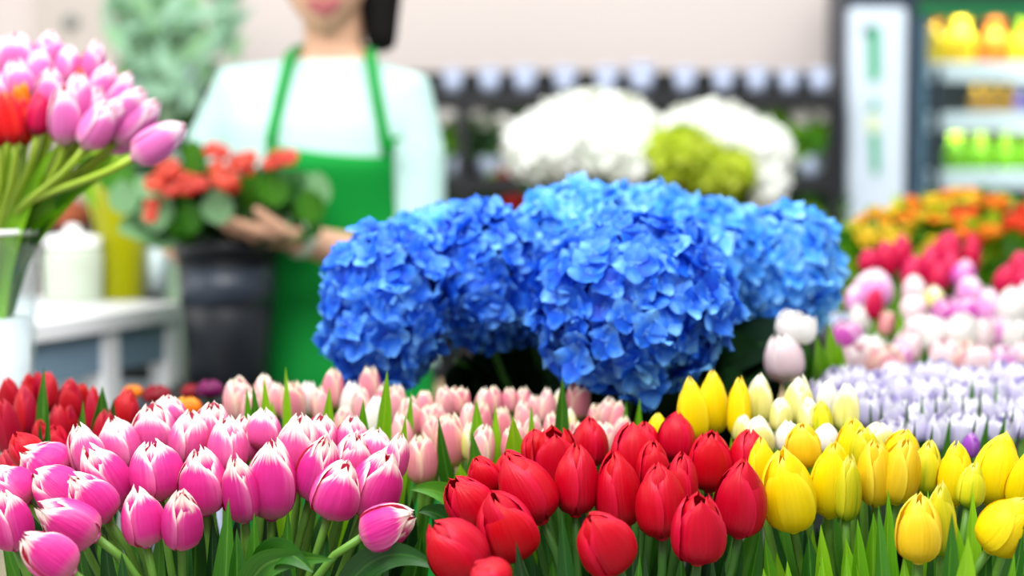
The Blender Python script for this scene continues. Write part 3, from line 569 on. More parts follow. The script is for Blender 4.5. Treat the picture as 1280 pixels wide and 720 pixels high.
LIMEF = floret_mat('lime_floret', (150, 180, 20), (190, 210, 40), (220, 230, 90), (200, 210, 60), .3)
def floret(seed, n=4, nu=6, nv=6):
    rr = random.Random(seed); b = MB()
    cup = rr.uniform(-.05, .3)
    for k in range(n):
        a0 = 2 * PI * k / n + rr.uniform(-.12, .12); tw = rr.uniform(-.3, .3); w0 = rr.uniform(.50, .60); lift = rr.uniform(-.1, .15); ln = rr.uniform(.92, 1.1)
        def f(a, t):
            u = a * 2 - 1; w = w0 * (math.sin(PI * min(1, .06 + t ** .75 * .90)) ** .6)
            x = t * ln - .06 * u * u * t; y = u * w
            z = cup * t * t + lift * t + tw * y * .6 + .10 * math.sin(3 * u + a0) * t + .16 * u * u * t * rr2
            return Vector((x * math.cos(a0) - y * math.sin(a0), x * math.sin(a0) + y * math.cos(a0), z + .015 * k))
        rr2 = rr.uniform(-.6, .9)
        b.grid(nu, nv, f)
    b.ball((0, 0, .06), .07, 6, 4)
    return b
FLO = [floret(i) for i in range(6)]
FLOM = [[f.mesh('floret', m) for f in FLO] for m in (BLUE, BLUEL)]
def fib(n, k):
    z = 1 - 2 * (k + .5) / n; r = math.sqrt(1 - z * z); th = k * 2.399963
    return Vector((r * math.cos(th), r * math.sin(th), z))
HYL = []
def hydrangea(px, py, rx, ry, d, nk, label, mats=0, n=190, fr=.0172, rz=None, tilt=0.0, group='blue hydrangeas in the middle'):
    s = d / FX; c = at(px, py, d); ax = Vector((rx * s, (rz if rz else (rx + ry) / 2 * .92) * s, ry * s)); nk = Vector(nk)
    bot = Vector((nk.x, nk.y, nk.z - .25)); t = thing('hydrangea', label, 'hydrangea', bot, group)
    rot = Matrix.Rotation(math.radians(tilt), 3, 'Y')
    b = MB(); off = Vector((c.x - nk.x, c.y - nk.y, 0)) * .2
    b.tube(bez(c + rot @ Vector((0, 0, -ax.z * .6)), c + rot @ Vector((0, 0, -ax.z * 1.3)), nk + off + Vector((0, 0, .08)), nk + off, 8) + [bot], .0045, 7); b.build('stem', STEMD, t)
    b = MB()
    core = lambda p: rot @ p
    b.ball((0, 0, 0), 1, 18, 12, None); b.v = [c + rot @ Vector((v.x * ax.x * .82, v.y * ax.y * .82, v.z * ax.z * .82)) for v in b.v]
    hd = b.build('flower_head', BLUECORE, t); rest = MB()
    items = []
    for k in range(n):
        p = fib(n, k) + Vector((R(-.08, .08), R(-.08, .08), R(-.08, .08))); p.normalize()
        nr = Vector((p.x / ax.x, p.y / ax.y, p.z / ax.z)).normalized()
        sc = R(.80, 1.05); q = c + rot @ Vector((p.x * ax.x * sc, p.y * ax.y * sc, p.z * ax.z * sc))
        dr = (rot @ nr + Vector((R(-.55, .55), R(-.55, .55), R(-.45, .55)))).normalized()
        items.append((q, dr, nr))
    view = (Vector((0, 0, CAMZ)) - c).normalized()
    items.sort(key=lambda i: -(rot @ i[2]).dot(view) - .15 * i[1].z)
    for k, (q, dr, nr) in enumerate(items):
        qt = dr.to_track_quat('Z', 'Y') @ Quaternion((0, 0, 1), R(0, 2 * PI)); f = fr * R(.85, 1.2); v = random.randrange(6)
        if k < 96:
            o = link('floret', FLOM[mats][v], hd); o.location = q - bot; o.rotation_mode = 'QUATERNION'; o.rotation_quaternion = qt; o.scale = (f, f, f)
        else:
            m = FLO[v]; rest.add([q + qt @ (p * f) for p in m.v], m.f, m.uv)
    if rest.v: tag(rest.build('floret', [BLUE, BLUEL][mats], hd), kind='stuff')
    HYL.append((t, c, ax)); return t
NK_HY = bucket(.083, 1.83, 'black bucket under the blue hydrangeas', r=.11, h=.32)
HY = [
 hydrangea(482, 384, 74, 104, 1.64, NK_HY, 'blue hydrangea head drooping lowest at the left, beside the green apron', tilt=10),
 hydrangea(606, 342, 66, 88, 1.68, NK_HY, 'blue hydrangea head over the dark gap, beside the drooping one'),
 hydrangea(792, 384, 122, 112, 1.58, NK_HY, 'biggest darkest blue hydrangea head at the front centre', n=260),
 hydrangea(724, 300, 84, 64, 1.76, NK_HY, 'blue hydrangea head at the top behind the biggest one', 1),
 hydrangea(806, 292, 78, 56, 1.84, NK_HY, 'pale blue hydrangea head highest, under the white hydrangeas', 1),
 hydrangea(882, 322, 74, 68, 1.78, NK_HY, 'light blue hydrangea head tucked right behind the biggest one', 1),
 hydrangea(972, 340, 74, 82, 1.80, NK_HY, 'light blue hydrangea head at the right end above the white tulips', 1),
 hydrangea(548, 318, 62, 56, 1.76, NK_HY, 'blue hydrangea head at the upper left against the pale sleeve', 1),
 hydrangea(664, 360, 52, 64, 1.72, NK_HY, 'narrow blue hydrangea head squeezed left of the biggest one', n=130),
]
# dark leaves under the heads, each a part of one hydrangea
def ovate(root, base, tip, width, mat, up=.02, nrm=None):
    b = MB(); base = Vector(base); tip = Vector(tip); m = base.lerp(tip, .5) + Vector((0, 0, up))
    leaf_into(b, bez(base, base.lerp(m, .7), m.lerp(tip, .6), tip, 9), width, nrm or Vector((R(-.4, .4), -.9, R(.1, .8))).normalized(), .12, R(-.3, .3), 5, .85)
    return b.build('leaf', mat, root)
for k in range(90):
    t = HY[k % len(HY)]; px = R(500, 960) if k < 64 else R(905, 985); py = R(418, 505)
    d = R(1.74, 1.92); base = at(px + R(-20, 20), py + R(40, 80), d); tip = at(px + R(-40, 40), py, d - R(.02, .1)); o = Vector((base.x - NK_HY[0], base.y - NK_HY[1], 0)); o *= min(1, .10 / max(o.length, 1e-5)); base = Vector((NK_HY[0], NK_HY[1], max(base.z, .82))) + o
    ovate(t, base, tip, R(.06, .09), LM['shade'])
for a in [(590, 470, 588, 428), (612, 480, 640, 432), (610, 470, 570, 450)]:
    t = HY[1]; b = MB(); b.tube([at(a[0], a[1] + 80, 1.8), at(a[0], a[1], 1.76), at(a[2], a[3], 1.72)], .0035, 6); b.build('side_shoot', STEMD, t)

# ------------------------------------------------------------------ glass, vase of orchid-pink tulips at the left
def glass_mat(name, tint, opacity=.12, rough=.05, dcol=(226, 236, 244)):
    k = NT(name); tr = k.n('BsdfTransparent'); tr.inputs[0].default_value = lin(tint); gl = k.n('BsdfGlossy'); gl.inputs['Roughness'].default_value = rough
    df = k.n('BsdfDiffuse'); df.inputs[0].default_value = lin(dcol)
    lw = k.n('LayerWeight'); lw.inputs[0].default_value = .35
    m1 = k.n('MixShader'); m1.inputs[0].default_value = opacity; k.l(tr.outputs[0], m1.inputs[1]); k.l(df.outputs[0], m1.inputs[2])
    m2 = k.n('MixShader'); k.l(k.math('MULTIPLY', lw.outputs['Facing'], .3), m2.inputs[0]); k.l(m1.outputs[0], m2.inputs[1]); k.l(gl.outputs[0], m2.inputs[2])
    k.l(m2.outputs[0], k.out.inputs[0]); return k.m
GLASS = glass_mat('clear_glass', (250, 254, 255), .05)
GLASSY = glass_mat('yellow_green_glass', (214, 214, 60), .55, dcol=(186, 186, 20))
FROST = plain('frosted_white', (252, 254, 254), .3, nz=.01)
WHITEP = plain('white_paint', (238, 240, 242), .45, nz=.03)
def vase(name, label, cat, x, y, z0, h, r0, r1, mat, base_h=0.0, base_mat=None, group=None, water=None, water_h=.5):
    t = thing(name, label, cat, (x, y, z0), group)
    f = lambda q: r0 + (r1 - r0) * q
    b = MB(); b.lathe([(.001, z0), (f(0), z0)] + [(f(q / 8), z0 + .004 + h * q / 8) for q in range(9)] + [(f(1) - .003, z0 + h + .004)] + [(f(q / 8) - .004, z0 + .012 + h * q / 8 * .985) for q in range(8, -1, -1)] + [(.001, z0 + .012)], (x, y, 0), 36); b.build('glass_body', mat, t)
    b = MB(); b.lathe([(f(1) - .005, z0 + h), (f(1) + .001, z0 + h - .001), (f(1) + .002, z0 + h + .004), (f(1) - .003, z0 + h + .006), (f(1) - .005, z0 + h)], (x, y, 0), 36); b.build('rim', FROST, t)
    if base_h:
        q = base_h / h; b = MB(); b.lathe([(.001, z0 + .013), (f(0) - .006, z0 + .013), (f(q) - .006, z0 + base_h), (.001, z0 + base_h)], (x, y, 0), 30); b.build('white_filling', base_mat, t)
    if water:
        q0 = base_h / h if base_h else .04; b = MB(); b.lathe([(.001, z0 + h * q0 + .001), (f(q0) - .007, z0 + h * q0 + .001), (f(water_h) - .007, z0 + h * water_h), (.001, z0 + h * water_h)], (x, y, 0), 30); b.build('water', water, t)
    return t
VX, VY = at(-14, 400, 1.78).x, 1.78
VZ0 = .80; VZ1 = at(0, 292, VY).z
crate = thing('wooden_crate', 'pale wooden crate carrying the glass vase of pink tulips', 'crate', (VX, VY, TABLE_Z))
WOOD = plain('pale_wood', (196, 168, 128), .6, nz=.15, scale=8)
for i in range(4):
    b = MB(); zz = TABLE_Z + .04 + .073 * i
    for sx, sy in ((0, -.1), (0, .1)): b.box((VX, VY + sy, zz), (.11, .006, .03))
    for sx in (-.104, .104): b.box((VX + sx, VY, zz), (.006, .094, .03))
    b.build('slat', WOOD, crate, smooth=False)
b = MB(); b.box((VX, VY, VZ0 - .006), (.112, .106, .006)); b.build('lid', WOOD, crate, smooth=False)
vase('glass_vase', 'tall tapered glass vase with white bottom, holding orchid-pink tulips at the left', 'vase', VX, VY, VZ0, VZ1 - VZ0, .036, .054, GLASS, .285, FROST)
NKV = Vector((VX, VY, VZ1))
vrows = [
 ('upper', [(24, 66, 42, 52, -4), (62, 62, 40, 48, 4), (8, 72, 40, 54, -8), (48, 88, 38, 56, 6), (84, 80, 34, 50, 10, {'k': 'vasepink', 'lab': 'pink tulip of the vase with a red gap in its side'}), (116, 78, 32, 56, 16, {'lab': 'pink tulip standing alone at the top of the vase bunch'}), (22, 100, 42, 52, 0), (-12, 90, 40, 56, -10), (100, 104, 30, 44, 14, {'k': 'vasered', 'lab': 'small red tip between the two upper pink tulip groups'})]),
 ('middle', [(64, 112, 40, 56, 8), (96, 122, 40, 64, 14), (128, 106, 38, 64, 24), (146, 120, 40, 70, 34), (112, 140, 42, 70, 24), (160, 134, 40, 66, 42), (80, 142, 42, 76, 8), (40, 112, 36, 50, 2), (4, 116, 36, 50, -4), (134, 150, 40, 70, 38), (172, 152, 40, 78, 48)]),
 ('lower', [(122, 156, 44, 68, 32, {'lab': 'magenta-pink tulip at the underside of the vase bunch'}), (163, 160, 44, 84, 46), (199, 177, 46, 80, 60, {'lab': 'orchid-pink tulip reaching furthest out of the vase over the red blossoms'}),
   (12, 146, 34, 70, -4, {'k': 'vasered'}), (30, 150, 30, 62, 2, {'k': 'vasered'}), (48, 142, 32, 56, 6, {'k': 'crimson'}), (26, 122, 24, 40, 0, {'k': 'orange', 's': 'cup'}), (-6, 150, 34, 66, -8, {'k': 'vasered'}), (84, 152, 36, 62, 10)])]
def vlab(k, t, i, n, r):
    c = {'vasered': 'scarlet', 'crimson': 'crimson', 'orange': 'orange-centred red'}.get(k, 'orchid-pink')
    return f"{c} tulip in the glass vase, {pos(i, n, r)}"
VZ = bunch(vrows, lambda x, y: 'vasepink', lambda x, y: 'soft', ((180, 1.70), (60, 1.82)), [NKV], vlab, 'tulips in the glass vase', stem=STEMY, sr=.004, d_jit=.03, spread=.034)
for a in [(20, 30, 180, 30), (40, 70, 182, 30), (60, 96, 185, 34), (30, 118, 190, 26), (24, 160, 196, 28), (34, 146, 190, 30), (10, 16, 186, 30), (0, -10, 180, 34), (44, 90, 200, 30), (26, 60, 200, 30), (36, 128, 214, 24)]:
    root = owner(VZ, a[1])[0]; base = NKV + Vector((R(-.025, .025), R(-.02, .02), -.1)); tip = at(a[1], a[2], VY - R(.0, .06))
    make_leaf(root, tip, a[3] * VY / FX, LM[random.choice(['tulip', 'bright', 'bright'])], base=base, mid=base.lerp(tip, .6) + Vector((0, 0, .03)), twist=R(-.4, .4))

# ------------------------------------------------------------------ counter at the left
CT = .03
A = at(-60, 424, 2.42); B_ = at(240, 374, 3.00); zt = (A.z + B_.z) / 2; A.z = B_.z = zt
ux = (B_ - A); Lc = ux.length; ux.normalize(); vx = Vector((-ux.y, ux.x, 0)); W = .52
if vx.y < 0: vx = -vx
rotc = Matrix((ux, vx, Vector((0, 0, 1)))).transposed()
def cp(u, v, z): return A + ux * u + vx * v + Vector((0, 0, z - zt))
counter = thing('display_counter', 'white-topped counter with grey-blue frame at the left behind the dark red tulips', 'counter', cp(Lc / 2, W / 2, 0))
GREYB = plain('grey_blue_metal', (120, 146, 166), .45, nz=.05)
PALEG = plain('pale_grey_panel', (190, 206, 216), .3, nz=.06)
def cbox(name, u, v, z, hu, hv, hz, mat, par):
    b = MB(); b.box(cp(u, v, z), (hu, hv, hz), rotc); o = b.build(name, mat, par, smooth=False)
    m = o.modifiers.new('bevel', 'BEVEL'); m.width = .003; m.segments = 2; return o
cbox('counter_top', Lc / 2, W / 2, zt - CT / 2, Lc / 2, W / 2, CT / 2, WHITEP, counter)
cbox('front_rail', Lc / 2, .03, zt - CT - .035, Lc / 2 - .01, .012, .035, GREYB, counter)
cbox('side_rail', Lc - .03, W / 2, zt - CT - .035, .012, W / 2 - .02, .035, GREYB, counter)
cbox('back_rail', Lc / 2, W - .03, zt - CT - .035, Lc / 2 - .01, .012, .035, GREYB, counter)
for u, v in ((.05, .03), (Lc - .04, .03), (.05, W - .03), (Lc - .04, W - .03), (Lc * .64, .03)):
    cbox('leg', u, v, (zt - CT) / 2, .022, .02, (zt - CT) / 2, WHITEP, counter)
cbox('front_panel', Lc * .5, .05, zt - .40, Lc / 2 - .06, .006, .26, PALEG, counter)
cbox('front_panel', Lc * .8, .045, zt - .36, .07, .006, .2, GREYB, counter)
cbox('side_panel', Lc - .035, W / 2, zt - .40, .006, W / 2 - .05, .26, PALEG, counter)
cbox('lower_shelf', Lc / 2, W / 2, .25, Lc / 2 - .05, W / 2 - .05, .012, GREYB, counter)
# things on the counter
def on_counter(px, dd):
    p = at(px, 360, dd); return p.x, p.y
x, y = on_counter(152, 3.06)
vase('glass_vase', 'yellow-green glass vase with stems, on the white counter', 'vase', x, y, zt, .215, .040, .050, GLASSY, water=plain('yellow_green_water', (176, 178, 24), .2, trans=.3), water_h=.42)
for k in range(9):
    a = 2 * PI * k / 9; t = thing('cut_stem', 'yellow-green cut stems standing together in the yellow-green vase', 'stem', (x, y, zt + .02), 'stems in the yellow-green vase')
    b = MB(); tp = Vector((x + .05 * math.cos(a) - .03, y + .05 * math.sin(a), zt + .34 + .03 * math.sin(k * 2))); bs = Vector((x + .02 * math.cos(a), y + .02 * math.sin(a), zt + .02))
    b.tube([bs, bs.lerp(tp, .5), tp], .005, 6); b.build('stem', STEMY, t)
    b = MB(); leaf_into(b, bez(bs.lerp(tp, .45), bs.lerp(tp, .7), tp, tp + Vector((R(-.05, .05), R(-.03, .03), .05)), 8), .03, Vector((R(-.4, .4), -1, .2)).normalized()); b.build('leaf', LM['lime'] if k % 2 else LM['bright'], t)
x, y = on_counter(196, 3.10)
vase('glass_tumbler', 'pale clear glass beside the yellow-green vase', 'glass', x, y, zt, .13, .026, .030, GLASS, .09, FROST)
x, y = on_counter(92, 3.0)
t = thing('storage_jar', 'pale greenish-white jar on the counter beside the yellow-green vase', 'jar', (x, y, zt)); PJ = plain('pale_green_ceramic', (186, 196, 178), .5)
b = MB(); b.lathe([(.001, zt), (.046, zt), (.05, zt + .01), (.052, zt + .08), (.046, zt + .10), (.001, zt + .10)], (x, y, 0)); b.build('jar_body', PJ, t)
b = MB(); b.lathe([(.049, zt + .10), (.049, zt + .115), (.02, zt + .12), (.012, zt + .124), (.012, zt + .135), (.001, zt + .137)], (x, y, 0)); b.build('lid', FROST, t)
x, y = on_counter(74, 3.14)
t = thing('clay_pot', 'brown terracotta pot standing behind the pale jar', 'pot', (x, y, zt)); TC = plain('terracotta', (176, 92, 62), .7, nz=.1)
b = MB(); b.lathe([(.001, zt), (.034, zt), (.05, zt + .15), (.044, zt + .15), (.03, zt + .02), (.001, zt + .02)], (x, y, 0)); b.build('pot_body', plain('dark_pot', (40, 44, 44), .6), t)
b = MB(); b.lathe([(.050, zt + .13), (.057, zt + .13), (.059, zt + .165), (.051, zt + .165), (.05, zt + .13)], (x, y, 0)); b.build('rim', TC, t)
b = MB(); b.ball((x, y, zt + .165), (.048, .048, .018), 16, 8); b.build('soil', TC, t)
# ------------------------------------------------------------------ black bucket with coral blossoms, on a stand
SX, SY = at(283, 400, 2.80).x, 2.82
SZ = at(283, 486, 2.80).z; BZ = at(283, 296, 2.80).z
st = thing('plant_stand', 'dark square stand under the black bucket', 'stand', (SX, SY, 0)); DK = plain('dark_metal', (40, 44, 46), .5)
b = MB(); b.box((SX, SY, SZ - .012), (.10, .10, .012)); b.build('stand_top', DK, st, smooth=False)
for i in (-1, 1):
    for j in (-1, 1):
        b = MB(); b.box((SX + i * .085, SY + j * .085, (SZ - .024) / 2), (.012, .012, (SZ - .024) / 2)); b.build('leg', DK, st, smooth=False)
SLATE = plain('slate_plastic', (24, 28, 34), .4, nz=.2, scale=5)
bk = thing('flower_bucket', 'black tapered bucket of coral blossoms held by the florist', 'bucket', (SX, SY, SZ))
b = MB(); b.lathe([(.001, SZ), (.062, SZ), (.066, SZ + .004), (.084, BZ - .02), (.080, BZ - .02), (.06, SZ + .02), (.001, SZ + .02)], (SX, SY, 0), 32); b.build('bucket_body', SLATE, bk)
b = MB(); b.lathe([(.081, BZ - .03), (.089, BZ - .03), (.091, BZ), (.085, BZ), (.081, BZ - .03)], (SX, SY, 0), 32); b.build('rim', SLATE, bk)
b = MB(); b.lathe([(.074, SZ + (BZ - SZ) * .55), (.0785, SZ + (BZ - SZ) * .55), (.082, SZ + (BZ - SZ) * .80), (.078, SZ + (BZ - SZ) * .80)], (SX, SY, 0), 32); b.build('band', plain('slate_band', (52, 60, 72), .35), bk)
b = MB(); b.lathe([(.001, BZ - .03), (.08, BZ - .03)], (SX, SY, 0), 24); b.build('soil', plain('soil', (40, 30, 22), .9, nz=.3, scale=60), bk)
CORAL = petal_mat('coral_petal', (226, 60, 40), (236, 62, 46), (250, 120, 96), (252, 140, 120), var=.08, tipw=.2)
def rosette(b, c, r, dr, seed, layers=3, np_=5):
    qt = Vector(dr).normalized().to_track_quat('Z', 'Y')
    for lay in range(layers):
        for k in range(np_):
            p = petal_mesh(.55 - .15 * lay, .05, .9, .9, .8, 5, 5, seed + lay * 7 + k, .02); m = Quaternion((0, 0, 1), 2 * PI * k / np_ + lay * .7); q = r * (1 - .25 * lay)
            b.add([Vector(c) + qt @ (m @ (v * q) - Vector((0, 0, q * .5))) for v in p.v], p.f, p.uv)
pl = thing('flowering_plant', 'bushy plant with coral-red blossoms and green leaves in the black bucket', 'plant', (SX, SY, BZ - .03))
b = MB()
for k in range(14):
    a = R(0, 2 * PI); b.tube([Vector((SX + .03 * math.cos(a), SY + .03 * math.sin(a), BZ - .03)), Vector((SX + .07 * math.cos(a), SY + .07 * math.sin(a), BZ + .06))], .004, 6)
b.build('stem', STEMD, pl)
for k in range(110):
    px, py = R(140, 405), R(205, 300)
    if px > 340: py = max(py, 200 + (px - 340) * .5)
    d = R(2.69, 2.84); c = at(px, py, d); base = Vector((SX, SY, BZ)).lerp(c, .5)
    m = random.choice(['deep', 'deep', 'tulip', 'mint', 'shade'])
    ovate(pl, base, c, R(.045, .07), LM[m])
for a in [(275, 262, .052, 'mint'), (158, 250, .05, 'mint'), (208, 262, .035, 'mint'), (240, 275, .04, 'tulip'), (402, 240, .042, 'mint'), (345, 240, .05, 'tulip'), (390, 262, .05, 'tulip'), (150, 225, .06, 'tulip'), (245, 200, .04, 'tulip'), (196, 272, .045, 'mint')]:
    c = at(a[0], a[1] + 18, 2.68); t2 = at(a[0] - 6, a[1] - 26, 2.67); ovate(pl, c, t2, a[2], LM[a[3]], 0, Vector((R(-.2, .2), -1, .3)).normalized())
for px, py, w in [(210, 210, 26), (192, 228, 22), (212, 234, 24), (236, 230, 28), (226, 222, 20), (190, 255, 18), (188, 270, 16), (282, 222, 30), (270, 208, 18), (298, 202, 24), (308, 210, 20), (312, 196, 18), (264, 186, 20), (276, 190, 20), (345, 198, 24), (360, 196, 22), (336, 204, 16), (252, 228, 20), (290, 232, 20)]:
    b = MB(); c = at(px, py, 2.645 + R(-.01, .02)); rosette(b, c, w * 2.7 / FX * .62, (R(-.3, .3), -.8, .6), int(px)); b.build('blossom', CORAL, pl)
# ------------------------------------------------------------------ the florist
SKIN_K = NT('skin'); _tc = SKIN_K.n('TexCoord').outputs['Object']
_c = SKIN_K.mix(SKIN_K.noise(_tc, 9), lin((216, 164, 132)), lin((232, 186, 158)))
SKIN = SKIN_K.finish(_c, .5, .06, .35)
KNIT = plain('mint_knit', (184, 218, 212), .8, .2, nz=.03, scale=40, trans=.05)
GREEN = plain('green_apron_cloth', (4, 138, 50), .75, .2, nz=.06, scale=6)
HAIRM = plain('dark_hair', (8, 6, 5), .7, .1, nz=.3, scale=30)
LIPM = plain('lips', (160, 82, 86), .4, nz=.05); TEETH = plain('teeth', (240, 236, 226), .3, nz=.02)
EYEW = plain('eye_white', (238, 236, 232), .2, nz=.02); IRIS = plain('iris', (70, 44, 28), .2)
TROU = plain('dark_trousers', (38, 42, 52), .8, nz=.1); SHOE = plain('white_shoe', (220, 220, 218), .5)
PD = 3.02
florist = thing('person', 'smiling florist in a mint sweater and green apron, holding the black bucket of coral blossoms', 'person', (-.32, PD, 0))
TX = -.322
# z, centre x, half width, half depth, y shift
RINGS = [(.78, TX + .01, .150, .105, .0), (.88, TX + .01, .172, .118, .0), (.97, TX + .006, .158, .106, .0), (1.06, TX, .138, .095, .0), (1.15, TX - .006, .142, .102, -.006), (1.24, TX - .012, .156, .118, -.012), (1.31, TX - .014, .166, .112, -.006),
         (1.36, TX - .014, .166, .092, .004), (1.395, TX - .004, .125, .074, .012), (1.42, TX + .010, .075, .060, .016), (1.445, TX + .016, .056, .054, .012)]
def ring_at(z):
    zs = [r[0] for r in RINGS]; return [np.interp(z, zs, [r[i] for r in RINGS]) for i in range(1, 5)]
def torso(b, grow, z0, z1, n=30, m=26):
    vs = []
    for j in range(m):
        z = z0 + (z1 - z0) * j / (m - 1); cx, hw, hd, dy = ring_at(z)
        for i in range(n):
            a = 2 * PI * i / n; ca, sa = math.cos(a), math.sin(a)
            vs.append(Vector((cx + (hw + grow) * math.copysign(abs(ca) ** .85, ca), PD + dy + (hd + grow) * math.copysign(abs(sa) ** .9, sa), z)))
    fs = [(j * n + i, j * n + (i + 1) % n, (j + 1) * n + (i + 1) % n, (j + 1) * n + i) for j in range(m - 1) for i in range(n)]
    fs += [tuple(reversed(range(n))), tuple((m - 1) * n + i for i in range(n))]
    b.add(vs, fs)
S1 = at(512, 124, PD); E1 = at(522, 338, 2.95); W1 = at(378, 300, 2.74)
S2 = at(292, 120, PD); E2 = at(236, 300, 2.99); W2 = at(226, 312, 2.93)
W2 = Vector((SX - .115, SY + .13, BZ - .02)); E2 = Vector((S2.x - .09, PD + .06, S2.z - .27))
def hand(b, w, d, n, side, curl=(.25, .45, .4), thumb_out=.7, sc=1.0):
    """w wrist, d direction of the fingers, n back-of-hand normal, side = towards the thumb"""
    d = d.normalized(); n = (n - d * n.dot(d)).normalized(); s = side - d * side.dot(d) - n * side.dot(n); s.normalize()
    for k, o in enumerate((-.026, -.009, .009, .026)):
        b.capsule([w + d * .004 * sc + s * o * .5, w + d * .045 * sc + s * o * .85, w + d * .082 * sc + s * o], [.014, .0135, .0105], 10)
    for k, (o, L) in enumerate(zip((.029, .010, -.010, -.029), (.070, .078, .072, .056))):
        p = w + d * .084 * sc + s * o; q = d.copy(); pts = [p]; ang = 0
        q = (q + s * (o * 2.2)).normalized()
        for seg, cl in zip((.45, .32, .25), curl):
            ang += cl; v = (q * math.cos(ang) - n * math.sin(ang)); p = p + v * L * seg; pts.append(p)
        b.capsule(pts, [.0088, .0082, .0076, .0066], 10)
    p0 = w + d * .024 + s * .024; v = (d * math.cos(thumb_out) + s * math.sin(thumb_out) - n * .25).normalized()
    p1 = p0 + v * .036; v2 = (v + d * .35 - n * .35).normalized(); p2 = p1 + v2 * .030; b.capsule([p0, p1, p2], [.0125, .0098, .0078], 10)
body = MB()
torso(body, 0, .80, 1.44)
HC = at(407, -45, 2.99)         # head centre
CHIN = at(406, 28, 2.925)
body.capsule([Vector((TX + .012, PD + .012, 1.38)), Vector((TX + .010, PD + .005, 1.46)), HC + Vector((.01, .02, -.06))], [.060, .054, .052], 18)
def headf(p):
    x, y, z = p
    low = max(0, -z); up = max(0, z)
    w = 1 - .20 * low ** 1.6 - .05 * up ** 2
    yy = y * (1 - .18 * low ** 1.5) - .16 * low ** 1.8 * (1 if y < .2 else .4)
    X = x * w; Y = yy
    if y < 0:                                   # face features on the front
        Y += .06 * math.exp(-((abs(x) - .38) / .16) ** 2 - ((z - .06) / .13) ** 2)    # eye sockets
        Y -= .03 * math.exp(-((abs(x) - .5) / .2) ** 2 - ((z + .22) / .18) ** 2)      # cheeks
        Y -= .03 * math.exp(-(x / .3) ** 2 - ((z - .3) / .12) ** 2)
    return Vector((X, Y, z))
body.ball(HC, (.081, .098, .120), 40, 30, headf)
f0 = HC + Vector((0, -.098, 0))
body.capsule([f0 + Vector((0, .006, .015)), f0 + Vector((0, -.010, -.018)), f0 + Vector((0, -.016, -.032))], [.006, .009, .010], 10)   # nose
for i in (-1, 1): body.ball(f0 + Vector((i * .011, -.004, -.035)), (.009, .010, .007), 8, 6)
body.ball(CHIN + Vector((0, .012, .012)), (.024, .02, .018), 12, 8)
for i in (-1, 1): body.ball(HC + Vector((i * .078, .012, -.012)), (.010, .02, .032), 10, 8)
for i, (S, E, Wr) in enumerate(((S1, E1, W1), (S2, E2, W2))):
    body.capsule([S, S.lerp(E, .5), E], [.043, .041, .034], 16)
    body.capsule([E, E.lerp(Wr, .35), Wr], [.036, .036, .025], 16)
hand(body, W1, Vector((-.075, -.012, .012)), Vector((-.15, -.35, -.9)), Vector((.1, -.9, .35)), curl=(.12, .35, .35), thumb_out=.55)
hand(body, W2, Vector((.05, -.07, .035)), Vector((-.75, -.5, .1)), Vector((.1, .1, 1)), curl=(.3, .5, .4), thumb_out=.6)
for i in (-1, 1):
    hx = TX + i * .085
    body.capsule([Vector((hx, PD, .84)), Vector((hx + i * .005, PD - .005, .48)), Vector((hx + i * .005, PD + .01, .10))], [.088, .056, .038], 16)
    body.capsule([Vector((hx + i * .005, PD + .03, .05)), Vector((hx + i * .012, PD - .06, .035)), Vector((hx + i * .014, PD - .13, .028))], [.036, .034, .026], 12)
bo = body.build('body', SKIN, florist)
m = bo.modifiers.new('remesh', 'REMESH'); m.mode = 'VOXEL'; m.voxel_size = .0042; m.use_smooth_shade = True
m = bo.modifiers.new('smooth', 'SMOOTH'); m.factor = .5; m.iterations = 4
# face parts
L0 = at(404, 9, 2.913)
b = MB()
def lipf(a, t):
    u = a * 2 - 1; x = u * .027; zc = .010 * u * u
    th = (1 - u * u) ** .6
    if t < .5: q = t * 2; z = zc + .004 + (.0040 * (1 - .3 * math.cos(u * 7))) * th * (1 - q); y = -.004 * math.sin(PI * q)
    else: q = t * 2 - 1; z = zc - .004 * th - .0075 * th * q + .002; y = -.005 * math.sin(PI * q)
    return L0 + Vector((x, y + .010 * u * u, z))
b.grid(17, 9, lipf); mo = b.build('mouth', LIPM, florist); s_ = mo.modifiers.new('thick', 'SOLIDIFY'); s_.thickness = .004
b = MB(); b.grid(13, 4, lambda a, t: L0 + Vector(((a * 2 - 1) * .021, -.0035 + .010 * (a * 2 - 1) ** 2, .010 * (a * 2 - 1) ** 2 + .002 - .007 * t * (1 - (a * 2 - 1) ** 2) ** .5))); b.build('teeth', TEETH, florist)
for i in (-1, 1):
    e = HC + Vector((i * .030, -.083, .008)); b = MB(); b.ball(e, (.0125, .0105, .0072), 14, 10); ey = b.build('eye', EYEW, florist)
    b = MB(); b.ball(e + Vector((0, -.0085, 0)), (.0055, .0035, .0055), 10, 8); b.build('iris', IRIS, ey)
    b = MB(); b.tube(bez(e + Vector((-.018, -.010 + .004 * (i < 0), .017)), e + Vector((-.006, -.016, .024)), e + Vector((.006, -.016, .024)), e + Vector((.018, -.010 + .004 * (i > 0), .017)), 8), [.001, .0024, .003, .003, .003, .003, .0024, .001], 6); b.build('eyebrow', HAIRM, florist)
hair = MB()
def hairf(p):
    x, y, z = p
    front = max(0, -y)
    if z < .34 and y < .12: q = .86; return Vector((x * q, max(y, -.2) * q + .12, z * .8))
    return Vector((x, y, z))
hair.ball(HC + Vector((0, .016, .012)), (.088, .104, .122), 36, 26, hairf)
for k in range(7):
    o = Vector((R(-.012, .012), R(-.012, .012), 0)); e = at(478, 50, 3.00)
    hair.capsule([HC + Vector((.045, .075, .03)) + o, at(476, -50, 3.05) + o, at(478, -5, 3.02) + o * 1.2, e + o + Vector((0, 0, R(-.006, .01)))], [.030, .028, .027, .019], 10)
